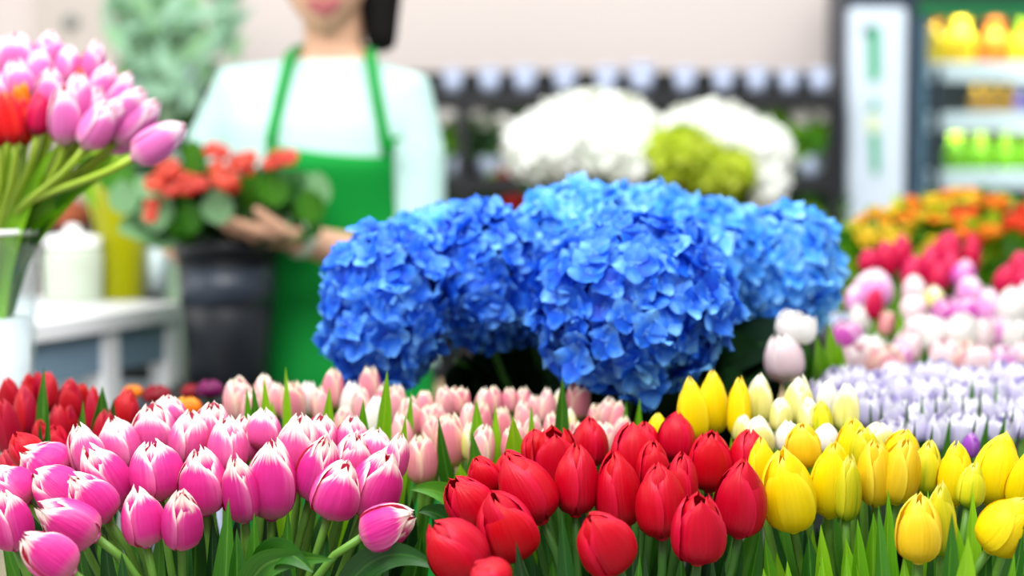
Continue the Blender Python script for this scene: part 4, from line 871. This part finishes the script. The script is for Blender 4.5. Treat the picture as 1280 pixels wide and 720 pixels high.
ho = hair.build('hair', HAIRM, florist)
m = ho.modifiers.new('remesh', 'REMESH'); m.mode = 'VOXEL'; m.voxel_size = .006; m.use_smooth_shade = True
m = ho.modifiers.new('smooth', 'SMOOTH'); m.factor = .5; m.iterations = 3
# sweater
sw = MB(); torso(sw, .011, .86, 1.425)
for S, E, Wr in ((S1, E1, W1), (S2, E2, W2)):
    n_in = Vector((TX, PD + .005, 1.375))
    sw.capsule([S.lerp(n_in, .55), S.lerp(n_in, .12) + Vector((0, 0, .0)), S.lerp(E, .35), S.lerp(E, .7), E.lerp(S, .05)], [.056, .064, .060, .053, .047], 18)
    sw.capsule([E, E.lerp(Wr, .16), E.lerp(Wr, .30)], [.048, .045, .040], 16)
so = sw.build('sweater', KNIT, florist)
m = so.modifiers.new('remesh', 'REMESH'); m.mode = 'VOXEL'; m.voxel_size = .007; m.use_smooth_shade = True
m = so.modifiers.new('smooth', 'SMOOTH'); m.factor = .6; m.iterations = 8
# trousers and shoes
tr = MB(); torso(tr, .013, .79, .90, m=5)
for i in (-1, 1):
    hx = TX + i * .085; tr.capsule([Vector((hx, PD, .83)), Vector((hx + i * .005, PD - .005, .48)), Vector((hx + i * .005, PD + .01, .10))], [.096, .068, .052], 18)
to = tr.build('trousers', TROU, florist); m = to.modifiers.new('remesh', 'REMESH'); m.mode = 'VOXEL'; m.voxel_size = .01; m.use_smooth_shade = True
for i in (-1, 1):
    hx = TX + i * .09; b = MB(); b.capsule([Vector((hx + i * .004, PD + .035, .05)), Vector((hx + i * .010, PD - .06, .046)), Vector((hx + i * .014, PD - .135, .036))], [.048, .046, .036], 14); b.v = [Vector((v.x, v.y, max(v.z, .002))) for v in b.v]; b.build('shoe', SHOE, florist)
# apron
def front_y(x, z, g=.022):
    cx, hw, hd, dy = ring_at(max(z, .88)); u = max(-.999, min(.999, (x - cx) / (hw + g))); return PD + dy - (hd + g) * (1 - abs(u) ** 2.2) ** .5
BL_ = at(338, 180, 2.9); BR_ = at(489, 196, 2.9)
def apron_f(a, t):
    zt_ = (BL_.z * (1 - a) + BR_.z * a) - .006 * math.sin(PI * a); z = zt_ + (.44 - zt_) * t
    hwid = np.interp(t, [0, .10, .24, .36, .5, 1], [.104, .112, .148, .160, .182, .20]); cx = np.interp(t, [0, .2, 1], [(BL_.x + BR_.x) / 2, TX + .0, TX + .01])
    x = cx + (a * 2 - 1) * hwid
    y = front_y(x, z) - (.012 * math.sin(a * 19 + 1) * max(0, t - .45)) - max(0, t - .5) * .05
    return Vector((x, y, z))
b = MB(); b.grid(36, 40, apron_f); apron = b.build('apron', GREEN, florist); s_ = apron.modifiers.new('thick', 'SOLIDIFY'); s_.thickness = .003
def ribbon(name, pts, w, mat, par, nrm=Vector((0, -1, .2))):
    b = MB(); m_ = len(pts)
    def f(a, t):
        k = t * (m_ - 1); i = min(int(k), m_ - 2); p = pts[i].lerp(pts[i + 1], k - i); tg = (pts[i + 1] - pts[i]).normalized(); sd = tg.cross(nrm).normalized(); return p + sd * (a - .5) * w
    b.grid(3, m_ * 2, f); o = b.build(name, mat, par); s = o.modifiers.new('thick', 'SOLIDIFY'); s.thickness = .003; return o
for (x0, y0), (x1, y1), sgn in (((342, 182), (368, 64), -1), ((486, 197), (465, 62), 1)):
    pts = []
    for k in range(9):
        q = k / 8; px, py = x0 + (x1 - x0) * q, y0 + (y1 - y0) * q
        z = at(px, py, PD - .1).z; x = at(px, py, PD - .1 + .08 * q).x; pts.append(Vector((x, min(front_y(x, min(z, 1.33), .026), PD - .10) if z < 1.33 else PD - .112 + max(0, z - 1.36) * .6, z)))
    for k in range(2, 8): pts[k].y = pts[k].y * .5 + (pts[k - 1].y + pts[k + 1].y) * .25
    last = pts[-1]; pts += [Vector((last.x - sgn * .004, PD + .01, last.z + .012)), Vector((TX + .012 + sgn * .045, PD + .065, 1.445)), Vector((TX + .012, PD + .082, 1.44))]
    ribbon('neck_strap', pts, .019, GREEN, apron)
b = MB(); k0 = at(489, 176, 2.88)
for a in (.4, 2.2, 3.6, 5.0): b.capsule([k0, k0 + Vector((math.cos(a) * .016, -.004, math.sin(a) * .013))], [.005, .004], 8)
b.build('strap_knot', GREEN, apron)
for sg in (-1, 1):
    z = 1.06; cx, hw, hd, dy = ring_at(z); pts = [Vector((cx + sg * (hw + .018) * math.cos(q), PD + dy - (hd + .022) * math.sin(q), z)) for q in np.linspace(.35, -PI / 2, 12)]; ribbon('waist_tie', pts, .025, GREEN, apron, Vector((0, 0, 1)).cross(Vector((0, 0, 1))) + Vector((sg, -.01, .02)))
# pale wristband
b = MB(); wd = (W1 - E1).normalized(); c = W1 + wd * .006
b.tube([c - wd * .011, c - wd * .006, c + wd * .006, c + wd * .011], [.0285, .030, .030, .0285], 20, cap=False); b.build('wristband', plain('pale_band', (200, 214, 190), .5), florist)

# ------------------------------------------------------------------ white hydrangeas in the background
WX, WY = at(790, 300, 3.55).x, 3.6
ped = thing('flower_bucket', 'dark bucket of white hydrangeas behind the blue ones', 'bucket', (WX, WY, .74))
b = MB(); b.lathe([(.001, .74), (.10, .74), (.13, 1.06), (.126, 1.06), (.10, .76), (.001, .76)], (WX, WY, 0), 30); b.build('bucket_body', BUCKET, ped)
b = MB(); b.lathe([(.127, 1.05), (.135, 1.05), (.135, 1.065), (.127, 1.065), (.127, 1.05)], (WX, WY, 0), 30); b.build('rim', BUCKET, ped)
table2 = thing('side_table', 'plain table carrying the white hydrangeas', 'table', (WX, WY, 0))
b = MB(); b.box((WX, WY, .72), (.42, .3, .02)); b.build('table_top', WOOD, table2, smooth=False)
for i in (-1, 1):
    for j in (-1, 1): b = MB(); b.box((WX + i * .38, WY + j * .26, .35), (.025, .025, .35)); b.build('leg', WOOD, table2, smooth=False)
FLOC = [floret(50 + i, nu=4, nv=4) for i in range(3)]
def white_hydrangea(px, py, rx, ry, d, label, mat, n=110, fr=.021, group='white hydrangeas in the background'):
    s = d / FX; c = at(px, py, d); ax = Vector((rx * s, (rx + ry) * .46 * s, ry * s)); nk = Vector((WX, WY, 1.05)); bot = nk + Vector((R(-.04, .04), R(-.04, .04), -.27))
    t = thing('hydrangea', label, 'hydrangea', bot, group); b = MB()
    b.tube(bez(c, c - Vector((0, 0, ax.z * 1.2)), nk + Vector((0, 0, .06)), nk, 8) + [bot], .005, 6); b.build('stem', STEMD, t)
    b = MB(); b.ball(c, ax * .84, 16, 10)
    for k in range(n):
        p = fib(n, k); nr = Vector((p.x / ax.x, p.y / ax.y, p.z / ax.z)).normalized(); q = c + Vector((p.x * ax.x, p.y * ax.y, p.z * ax.z)) * R(.88, 1.03)
        dr = (nr + Vector((R(-.4, .4), R(-.4, .4), R(-.4, .4)))).normalized(); qt = dr.to_track_quat('Z', 'Y'); m = FLOC[k % 3]; f = fr * R(.85, 1.2); b.add([q + qt @ (v * f) for v in m.v], m.f, m.uv)
    b.build('flower_head', mat, t); return t
WH = [white_hydrangea(742, 166, 88, 50, 3.55, 'large white hydrangea, tallest of the white group', WHITEF, 150),
 white_hydrangea(684, 186, 56, 42, 3.48, 'white hydrangea at the left end of the white group', WHITEF),
 white_hydrangea(780, 190, 56, 36, 3.46, 'white hydrangea beside the lime one, low in the middle', WHITEF),
 white_hydrangea(884, 166, 66, 36, 3.56, 'white hydrangea above the lime heads', WHITEF),
 white_hydrangea(946, 192, 40, 40, 3.5, 'white hydrangea at the right end of the white group', WHITEF),
 white_hydrangea(958, 230, 24, 32, 3.48, 'small white hydrangea drooping at the right of the lime heads', WHITEF, 60),
 white_hydrangea(848, 194, 46, 34, 3.42, 'lime green hydrangea head in front of the white ones', LIMEF, 80, group='lime green heads among the white hydrangeas'),
 white_hydrangea(902, 212, 40, 26, 3.42, 'smaller lime green head at the right of the other lime one', LIMEF, 70, group='lime green heads among the white hydrangeas')]
for k in range(34):
    px = R(650, 950); py = R(225, 262); c = at(px, py, 3.45); base = Vector((WX, WY, 1.06)).lerp(c, .5)
    ovate(WH[k % 6], base, c, R(.08, .12), LM[random.choice(['deep', 'tulip', 'deep', 'lime' if px > 800 else 'deep'])])

# ------------------------------------------------------------------ shelf unit with potted plants at the back wall
SD = 5.0; BLK = plain('black_shelf', (16, 18, 22), .5, nz=.1); POTW = plain('white_blue_pot', (200, 212, 240), .3, nz=.03)
sh = thing('shelf_unit', 'long black shelf unit with rows of small white pots along the back wall', 'shelf', (at(600, 0, SD).x, SD + .2, 0))
XL, XR = at(110, 0, SD).x, at(1046, 0, SD).x
ZS = [at(0, 116, SD).z, at(0, 222, SD).z, at(0, 330, SD).z, .45]
for z in ZS:
    b = MB(); b.box(((XL + XR) / 2, SD + .18, z - .02), ((XR - XL) / 2, .19, .024)); b.build('shelf_board', BLK, sh, smooth=False)
for k in range(5):
    x = XL + (XR - XL) * k / 4
    for yy in (SD + .01, SD + .35): b = MB(); b.box((x, yy, (ZS[0]) / 2), (.018, .014, ZS[0] / 2)); b.build('upright', BLK, sh, smooth=False)
b = MB(); zb_ = at(0, 90, SD + .36).z; b.box(((XL + XR) / 2, SD + .372, (zb_ + .2) / 2), ((XR - XL) / 2, .006, (zb_ - .2) / 2)); b.build('back_panel', plain('dark_back', (20, 24, 24), .7), sh, smooth=False)
def small_pot(x, y, z, r, h, label, group, mat=POTW):
    t = thing('plant_pot', label, 'pot', (x, y, z), group)
    b = MB(); b.lathe([(.001, z), (r * .74, z), (r * .94, z + h * .8), (r * .84, z + h * .8), (r * .7, z + .006), (.001, z + .006)], (x, y, 0), 18); b.build('pot_body', mat, t)
    b = MB(); b.lathe([(r * .9, z + h * .78), (r, z + h * .78), (r * 1.02, z + h), (r * .9, z + h), (r * .9, z + h * .78)], (x, y, 0), 18); b.build('rim', mat, t); return t
tops = [166, 238, 566, 612, 656, 706, 758, 802, 856, 904, 946, 986, 1024]
for i, px in enumerate(tops):
    p = at(px, 112, SD + .06); r = .040 if px == 802 else R(.031, .036)
    w = 'behind the vase tulips' if px == 166 else "behind the florist's shoulder" if px == 238 else f'{ORD[i - 1]} from the florist towards the cooler'
    small_pot(p.x, p.y, ZS[0] + .004, r, r * 2.1, f'small white pot on the top shelf, {w}', 'small white pots on the top shelf')
def bushy(name, label, cat, x, y, z, rx, rz, mats, n, lw, group, flower=None, nf=0, fr=.03, pot=None, fmin=.1):
    t = thing(name, label, cat, (x, y, z), group)
    if pot:
        r, h = pot; b = MB(); b.lathe([(.001, z), (r * .74, z), (r, z + h), (r * .92, z + h), (r * .7, z + .01), (.001, z + .01)], (x, y, 0), 18); b.build('pot_body', POTW, t); z = z + h
    b = MB(); c = Vector((x, y, z + rz * .9))
    for k in range(6):
        a = R(0, 6.28); b.tube([Vector((x, y, z - .01)), c + Vector((math.cos(a) * rx * .5, math.sin(a) * rx * .5, 0))], .004, 5)
    b.build('stem', STEMD, t)
    b = MB()
    for k in range(n):
        p = fib(n, k) * R(.45, 1.0); q = c + Vector((p.x * rx, p.y * rx, p.z * rz)); dr = (p + Vector((R(-.5, .5), R(-.5, .5), R(0, .7)))).normalized()
        leaf_into(b, [q - dr * lw * .9, q, q + dr * lw * .9 + Vector((0, 0, -.01))], lw, Vector((R(-.5, .5), -1, R(-.2, .6))).normalized(), .15, 0, 3)
    b.mi = [random.randrange(len(mats)) if i % 4 == 0 else -1 for i in range(len(b.f))]
    last = 0
    for i, v in enumerate(b.mi):
        if v < 0: b.mi[i] = last
        else: last = v
    b.build('foliage', mats, t)
    for k in range(nf):
        p = Vector((R(-1, 1), R(-1, .3), R(fmin, 1.1))).normalized(); q = c + Vector((p.x * rx, p.y * rx, p.z * rz)) * .98
        f = MB()
        for j in range(9):
            o = Vector((R(-1, 1), R(-1, 1), R(-.5, .6))) * fr * .7; rosette(f, q + o, fr * .55, (o + Vector((0, -.01, .03))), j + k * 5, 1, 5)
        f.build('flower_cluster', flower if not isinstance(flower, list) else flower[k % len(flower)], t)
    return t
PWHITE = PM['white']
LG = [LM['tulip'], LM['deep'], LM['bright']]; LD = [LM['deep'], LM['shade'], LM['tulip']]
row2 = [(160, 0), (226, 0), (572, 6), (612, 4), (655, 0), (880, 0), (930, 0), (968, 5), (1012, 5)]
for i, (px, nf) in enumerate(row2):
    p = at(px, 205, SD + .10); lab = ('green potted plant with white blossoms on the second shelf, ' if nf else 'leafy green potted plant on the second shelf, ') + ('behind the vase tulips' if px == 160 else "behind the florist's pale shoulder" if px == 226 else "just beside the florist's sleeve" if px == 572 else 'second from the sleeve' if px == 612 else 'left of the white hydrangeas' if px == 655 else 'just above the right white hydrangeas' if px == 880 else 'next to the one above the hydrangeas' if px == 930 else 'second from the cooler' if px == 968 else 'nearest the cooler')
    bushy('potted_plant', lab, 'plant', p.x, p.y, ZS[1] + .004, .085 if px < 1000 else .07, .085, LG, 60, .05, 'potted plants on the second shelf', PWHITE, nf * 2 if px == 572 else nf, .05 if px == 572 else .038, (.04, .06))
row3 = [(560, 0), (612, 5), (660, 0), (900, 0), (970, 0), (1008, 0)]
for i, (px, nf) in enumerate(row3):
    p = at(px, 300, SD + .10)
    bushy('potted_plant', ('red-flowered potted plant' if nf else 'dark green potted plant') + ' on the third shelf, ' + ['low behind the left blue hydrangea', 'above the left blue hydrangea', 'under the left white hydrangea', 'right under the lime heads', 'second from the cooler', 'nearest the cooler'][i], 'plant', p.x, p.y, ZS[2] + .004, .10, .10, LG if i % 2 else LD, 60, .055, 'potted plants on the third shelf', PM['darkred'], nf, .04, (.045, .07))

# ------------------------------------------------------------------ tall sage-green plant in front of the wall at the left
tx = at(208, 0, 4.55).x; tp = thing('potted_tree', 'tall sage-green leafy plant standing left of the florist', 'plant', (tx, 4.55, 0))
b = MB(); b.lathe([(.001, 0), (.13, 0), (.17, .34), (.155, .34), (.13, .03), (.001, .03)], (tx, 4.55, 0)); b.build('pot_body', POTW, tp)
b = MB(); b.lathe([(.001, .31), (.155, .31)], (tx, 4.55, 0)); b.build('soil', TC, tp)
b = MB(); z1 = at(0, 110, 4.55).z; b.tube([(tx, 4.55, .3), (tx + .01, 4.55, .9), (tx - .005, 4.55, z1), (tx + .0, 4.55, z1 + .2)], [.024, .024, .022, .012], 8); b.build('trunk', plain('pale_green_bark', (136, 164, 132), .7), tp)
b = MB()
for k in range(230):
    px = R(138, 300); py = R(-90, 118); 
    if py > 60 and abs(px - 212) > 62 - (py - 60) * .4: continue
    q = at(px, py, 4.55 + R(-.16, .16)); dr = Vector((R(-.7, .7), R(-.3, .3), R(-.3, 1))).normalized(); L = R(.05, .09)
    leaf_into(b, [q - dr * L, q, q + dr * L * .9], R(.03, .05), Vector((R(-.5, .5), -1, R(-.3, .5))).normalized(), .1, 0, 3)
b.mi = [(i // 4) % 3 for i in range(len(b.f))]
b.build('foliage', [LM['sage'], LM['mint'], LM['sage']], tp)
br = MB()
for k in range(16):
    br.tube([(tx, 4.55, z1 + R(-.05, .15)), at(R(145, 292), R(-60, 70), 4.55 + R(-.1, .1))], [.008, .003], 5)
br.build('branch', plain('green_twig', (140, 176, 134), .7), tp)

# ------------------------------------------------------------------ glass-fronted cooler at the right
FD = 5.15
def bx(par, name, x0, x1, y0, y1, d0, dep, mat, bev=0.0):
    """box whose front face fills this region of the view at distance d0"""
    p = at(x0, y1, d0); q = at(x1, y0, d0); b = MB(); b.box(((p.x + q.x) / 2, d0 + dep / 2, (p.z + q.z) / 2), ((q.x - p.x) / 2, dep / 2, (q.z - p.z) / 2)); o = b.build(name, mat, par, smooth=False)
    if bev: m = o.modifiers.new('bevel', 'BEVEL'); m.width = bev; m.segments = 2
    return o
cool = thing('drinks_cooler', 'tall cooler with white-blue side panel, green header and lit shelves of bottles', 'cooler', (at(1200, 0, FD).x, FD + .14, 0))
PANEL = plain('ice_blue_panel', (216, 230, 244), .35, nz=.03); DARKB = plain('dark_blue_metal', (34, 50, 66), .4); STEELB = plain('steel_blue', (92, 122, 146), .4, nz=.08)
HEADG = plain('green_header', (0, 104, 58), .5, nz=.04); MARKG = plain('green_mark', (64, 176, 124), .5); MARKD = plain('dark_green_mark', (46, 110, 96), .5); MARKY = plain('pale_lime_mark', (220, 232, 196), .5)
zb = .02
def cz(par, name, x0, x1, y0, d0, dep, mat, z0=zb, bev=0):
    p = at(x0, y0, d0); q = at(x1, y0, d0); b = MB(); b.box(((p.x + q.x) / 2, d0 + dep / 2, (p.z + z0) / 2), ((q.x - p.x) / 2, dep / 2, (p.z - z0) / 2)); o = b.build(name, mat, par, smooth=False)
    if bev: m = o.modifiers.new('bevel', 'BEVEL'); m.width = bev; m.segments = 3
    return o
cz(cool, 'frame', 1056, 1064, -40, FD + .01, .27, DARKB)
pan = cz(cool, 'side_panel', 1062, 1136, 8, FD - .03, .06, PANEL, bev=.02)
cz(cool, 'frame', 1136, 1148, -40, FD, .27, DARKB)
bx(cool, 'frame', 1062, 1136, -40, 7, FD + .0, .27, DARKB)
def mark(name, pts, mat, d=FD - .034):
    b = MB(); q = [at(x, y, d) for x, y in pts]; k = len(q); b.add(q + [v + Vector((0, .004, 0)) for v in q], [tuple(range(k)), tuple(range(2 * k - 1, k - 1, -1))] + [(i, k + i, k + (i + 1) % k, (i + 1) % k) for i in range(k)]); return b.build(name, mat, pan, smooth=False)
mark('emblem', [(1085, 40), (1088, 34), (1100, 33), (1100, 96), (1096, 102), (1086, 102)], MARKG); mark('emblem', [(1079, 36), (1086, 31), (1094, 34), (1092, 46), (1082, 46)], MARKD)
mark('emblem', [(1094, 122), (1101, 138), (1085, 138)], MARKG); mark('emblem', [(1081, 145), (1103, 145), (1103, 164), (1081, 164)], MARKY)
mark('emblem', [(1087, 167), (1099, 167), (1100, 212), (1095, 222), (1090, 212)], MARKG)
bx(cool, 'header', 1148, 1420, 2, 21, FD, .28, HEADG, .004); bx(cool, 'header_edge', 1148, 1420, -40, 1, FD, .28, plain('dark_green', (4, 44, 26), .5))
INT = plain('dark_interior', (24, 44, 40), .6)
p = at(1148, 21, FD); q = at(1420, 21, FD)
b = MB(); b.box(((p.x + q.x) / 2, FD + .27, (p.z + zb) / 2), ((q.x - p.x) / 2, .01, (p.z - zb) / 2)); b.build('back_wall', INT, cool, smooth=False)
b = MB(); b.box((q.x, FD + .14, (p.z + zb) / 2), (.015, .14, (p.z - zb) / 2)); b.build('side_wall', PANEL, cool, smooth=False)
EDGE = plain('white_shelf_edge', (238, 242, 246), .3, nz=.03)
cz(cool, 'door_frame', 1150, 1160, 24, FD, .04, STEELB); cz(cool, 'door_frame', 1170, 1178, 84, FD + .02, .03, DARKB)
SHE = [(78, 102), (140, 165), (212, 236), (290, 310), (380, 400)]
for i, (y0, y1) in enumerate(SHE):
    bx(cool, 'shelf', 1160, 1416, y0, y1, FD + .05, .02, EDGE, .003); z = at(1160, y0, FD + .05).z; b = MB(); b.box(((p.x + q.x) / 2 + .01, FD + .16, z - .008), ((q.x - p.x) / 2 - .03, .09, .006)); b.build('shelf', EDGE, cool, smooth=False)
bx(cool, 'base', 1148, 1420, 470, 520, FD, .28, DARKB)
def liquid(name, c): 
    k = NT(name); return k.finish(lin(c), .2, .35, .5)
LQ = {'y': liquid('yellow_juice', (252, 226, 20)), 'o': liquid('orange_juice', (248, 150, 20)), 'g': liquid('green_juice', (150, 218, 8)), 'a': liquid('amber_juice', (176, 130, 20)), 'l': liquid('lime_juice', (206, 236, 30)), 'p': liquid('violet_juice', (150, 130, 200))}
CAPS = {'o': plain('orange_cap', (240, 120, 40), .4), 'y': plain('yellow_cap', (246, 190, 20), .4), 'g': plain('lime_cap', (190, 220, 30), .4), 'w': plain('white_cap', (236, 238, 236), .4)}
def bottle(px, yb, d, w, h, liq, capk, label, group, name='bottle'):
    s = d / FX; q = at(px, yb, d); r = w * s / 2; H = h * s; x, y, z = q
    t = thing(name, label, 'bottle', (x, y, z), group); b = MB()
    b.lathe([(.001, z), (r * .9, z), (r, z + H * .06), (r, z + H * .5), (r * .92, z + H * .6), (r * .5, z + H * .76), (r * .46, z + H * .84), (.001, z + H * .84)], (x, y, 0), 20); b.build('bottle_body', LQ[liq], t)
    b = MB(); b.lathe([(r * .001, z + H * .82), (r * .56, z + H * .82), (r * .56, z + H * .985), (r * .5, z + H), (.001, z + H)], (x, y, 0), 16); b.build('cap', CAPS[capk], t)
B1 = [(1163, 'y', 'o', 'first bottle from the door post, orange cap'), (1201, 'y', 'y', 'second bottle from the door post, yellow cap'), (1243, 'o', 'o', 'third bottle from the door post, darker orange'), (1280, 'l', 'g', 'lime yellow bottle at the right edge')]
for px, l, c, w in B1: bottle(px, 79, FD + .11, 36, 56, l, c, 'juice bottle on the top cooler shelf, ' + w, 'juice bottles on the top cooler shelf')
for i, (px, l) in enumerate([(1220, 'a'), (1238, 'a'), (1257, 'a'), (1276, 'p')]): bottle(px, 141, FD + .10, 18, 34, l, 'w' if l == 'p' else 'y', f"small {'violet' if l == 'p' else 'amber'} bottle on the second cooler shelf, {ORD[i + 1]} from the left", 'small bottles on the second cooler shelf')
for i, px in enumerate([1194, 1225, 1257, 1286]): bottle(px, 213, FD + .10, 29, 46, 'g', 'g', f'bright green bottle on the third cooler shelf, {ORD[i + 1]} from the left', 'green bottles on the third cooler shelf')
# glass door pane
p = at(1150, 24, FD - .01); q = at(1416, 24, FD - .01); b = MB(); b.box(((p.x + q.x) / 2, FD - .012, (p.z + zb + .4) / 2), ((q.x - p.x) / 2, .003, (p.z - zb - .4) / 2)); b.build('door_pane', glass_mat('cooler_glass', (244, 250, 250), .01), cool, smooth=False)

# ------------------------------------------------------------------ orange kalanchoes in front of the cooler
KZ = at(0, 352, 2.95).z - .10
kt = thing('plant_bench', 'low bench carrying the orange-flowered plants', 'bench', (at(1200, 0, 3).x, 3.02, 0))
xa, xb = at(1040, 0, 2.95).x, at(1400, 0, 2.95).x
b = MB(); b.box(((xa + xb) / 2, 3.05, KZ - .015), ((xb - xa) / 2, .26, .015)); b.build('bench_top', DK, kt, smooth=False)
for i in (xa + .05, xb - .05):
    for j in (2.84, 3.26): b = MB(); b.box((i, j, (KZ - .03) / 2), (.025, .025, (KZ - .03) / 2)); b.build('leg', DK, kt, smooth=False)
KO = petal_mat('kalanchoe_orange', (240, 130, 10), (248, 140, 16), (252, 176, 40), (252, 190, 60), var=.06); KYL = petal_mat('kalanchoe_yellow', (236, 196, 10), (242, 206, 20), (250, 226, 60), (250, 230, 90), var=.05); KR = petal_mat('kalanchoe_red', (220, 30, 14), (236, 50, 20), (248, 90, 40), (248, 110, 60), var=.06)
def kalan(px, top, d, rx, label, fl, nf):
    c = at(px, top, d); z = KZ; rz = (c.z - z - .06) / 1.9
    bushy('kalanchoe', label, 'plant', c.x, d, z, rx, rz, [LM['bright'], LM['lime'], LM['tulip']], 90, .045, 'flowering plants in front of the cooler', fl, int(nf * .62), .021, (.06, .06), .42)
kalan(1082, 282, 2.80, .075, 'yellow-green plant with a few yellow blossoms, lowest on the left slope', [KYL], 14)
kalan(1118, 262, 2.92, .085, 'yellow and orange flowered plant beside the lowest one', [KYL, KO], 22)
kalan(1166, 242, 2.98, .095, 'yellow and orange flowered plant under the cooler door post', [KO, KYL, KYL], 30)
kalan(1212, 240, 3.04, .095, 'orange and yellow flowered plant in front of the white cooler shelf', [KO, KYL], 30)
kalan(1246, 250, 2.86, .085, 'red and orange flowered plant nearest the right edge, lower front', [KR, KO], 26)
kalan(1278, 240, 3.0, .095, 'orange and red flowered plant cut by the right edge', [KR, KO, KR], 28)

# ------------------------------------------------------------------ stall table, riser and room
tb = thing('stall_table', 'long dark stall table carrying the flower buckets', 'table', (.15, 1.85, 0))
TM = plain('dark_wood', (62, 48, 38), .6, nz=.2, scale=6)
b = MB(); b.box((.16, 1.86, TABLE_Z - .02), (.86, .74, .02)); b.build('table_top', TM, tb, smooth=False)
for i in (-.64, .96):
    for j in (1.2, 2.54): b = MB(); b.box((i, j, (TABLE_Z - .04) / 2), (.03, .03, (TABLE_Z - .04) / 2)); b.build('leg', TM, tb, smooth=False)
rs = thing('riser_box', 'wooden riser under the crimson tulip buckets', 'riser', (.68, 2.41, TABLE_Z))
b = MB(); b.box((.68, 2.41, (RISER_Z + TABLE_Z) / 2), (.18, .10, (RISER_Z - TABLE_Z) / 2)); b.build('riser_body', TM, rs, smooth=False)
def struct(name, c, h, mat):
    b = MB(); b.box(c, h); o = b.build(name, mat, smooth=False); o['kind'] = 'structure'; return o
FLM = plain('floor_tile', (176, 172, 166), .5, nz=.05, scale=3)
struct('floor', (0, 2.5, -.02), (4.2, 4.0, .02), FLM)
WK = NT('wall_paint'); _p = WK.n('TexCoord').outputs['Object']; WALL = WK.finish(WK.mix(WK.noise(_p, 1.2), lin((218, 206, 201)), lin((224, 213, 208))), .8)
struct('wall_back', (0, 5.6, 1.6), (4.2, .06, 1.6), WALL)
WL2 = plain('left_wall_paint', (232, 226, 218), .8, nz=.02, scale=2)
struct('wall_left', (-3.4, 2.5, 1.6), (.06, 3.2, 1.6), WL2)
GP = plain('warm_grey_board', (206, 196, 186), .7, nz=.05, scale=3)
pn = thing('wall_board', 'warm grey board on the wall behind the sage-green plant', 'board', at(110, 40, 5.5))
bx(pn, 'board_face', 52, 190, -120, 180, 5.50, .03, GP)
b = MB(); c = at(88, 27, 5.49); b.ball(c, (.028, .014, .026), 14, 8); b.build('hook', plain('grey_knob', (150, 150, 146), .4), pn)
# ------------------------------------------------------------------ light
w = bpy.data.worlds.new('world'); bpy.context.scene.world = w; w.use_nodes = True
bg = w.node_tree.nodes['Background']; bg.inputs[0].default_value = (.93, .97, 1.0, 1); bg.inputs[1].default_value = WORLD_S
def area(name, loc, target, size, power, color=(1, 1, 1)):
    l = bpy.data.lights.new(name, 'AREA'); l.shape = 'RECTANGLE'; l.size, l.size_y = size; l.energy = power; l.color = color
    o = bpy.data.objects.new(name, l); C.objects.link(o); o.location = loc; o.rotation_euler = (Vector(target) - Vector(loc)).to_track_quat('-Z', 'Y').to_euler(); return o
area('ceiling_lamp_front', (-.5, .35, 2.9), (.1, 1.5, .9), (2.0, 1.0), KEY1, (1, .99, .97))
area('ceiling_lamp_middle', (.35, 1.9, 3.0), (.35, 2.9, 1.0), (2.8, 1.2), KEY2, (1, .99, .98))
area('ceiling_lamp_back', (0, 4.0, 3.1), (0, 5.3, 1.2), (4.5, .8), KEY3, (1, .98, .96))
area('window_light', (-2.9, 2.0, 2.0), (0, 2.6, 1.0), (2.0, 1.8), KEY4, (.95, .98, 1))
for _y, _e in ((26, 1.5), (106, .35), (169, .5)): area('cooler_fill_light', tuple(at(1250, _y, FD + .04)), tuple(at(1250, _y + 60, FD + .16)), (.42, .03), _e)  # unseen strip lights, added inside the cooler to brighten the bottle rows
sc_ = bpy.context.scene
sc_.view_settings.view_transform = 'Standard'; sc_.view_settings.look = 'None'; sc_.view_settings.exposure = 0.0; sc_.view_settings.gamma = 1.0
sc_.cycles.use_denoising = True; sc_.cycles.max_bounces = 8; sc_.cycles.transparent_max_bounces = 16; sc_.cycles.caustics_reflective = False; sc_.cycles.caustics_refractive = False
sc_.cycles.sample_clamp_indirect = 6
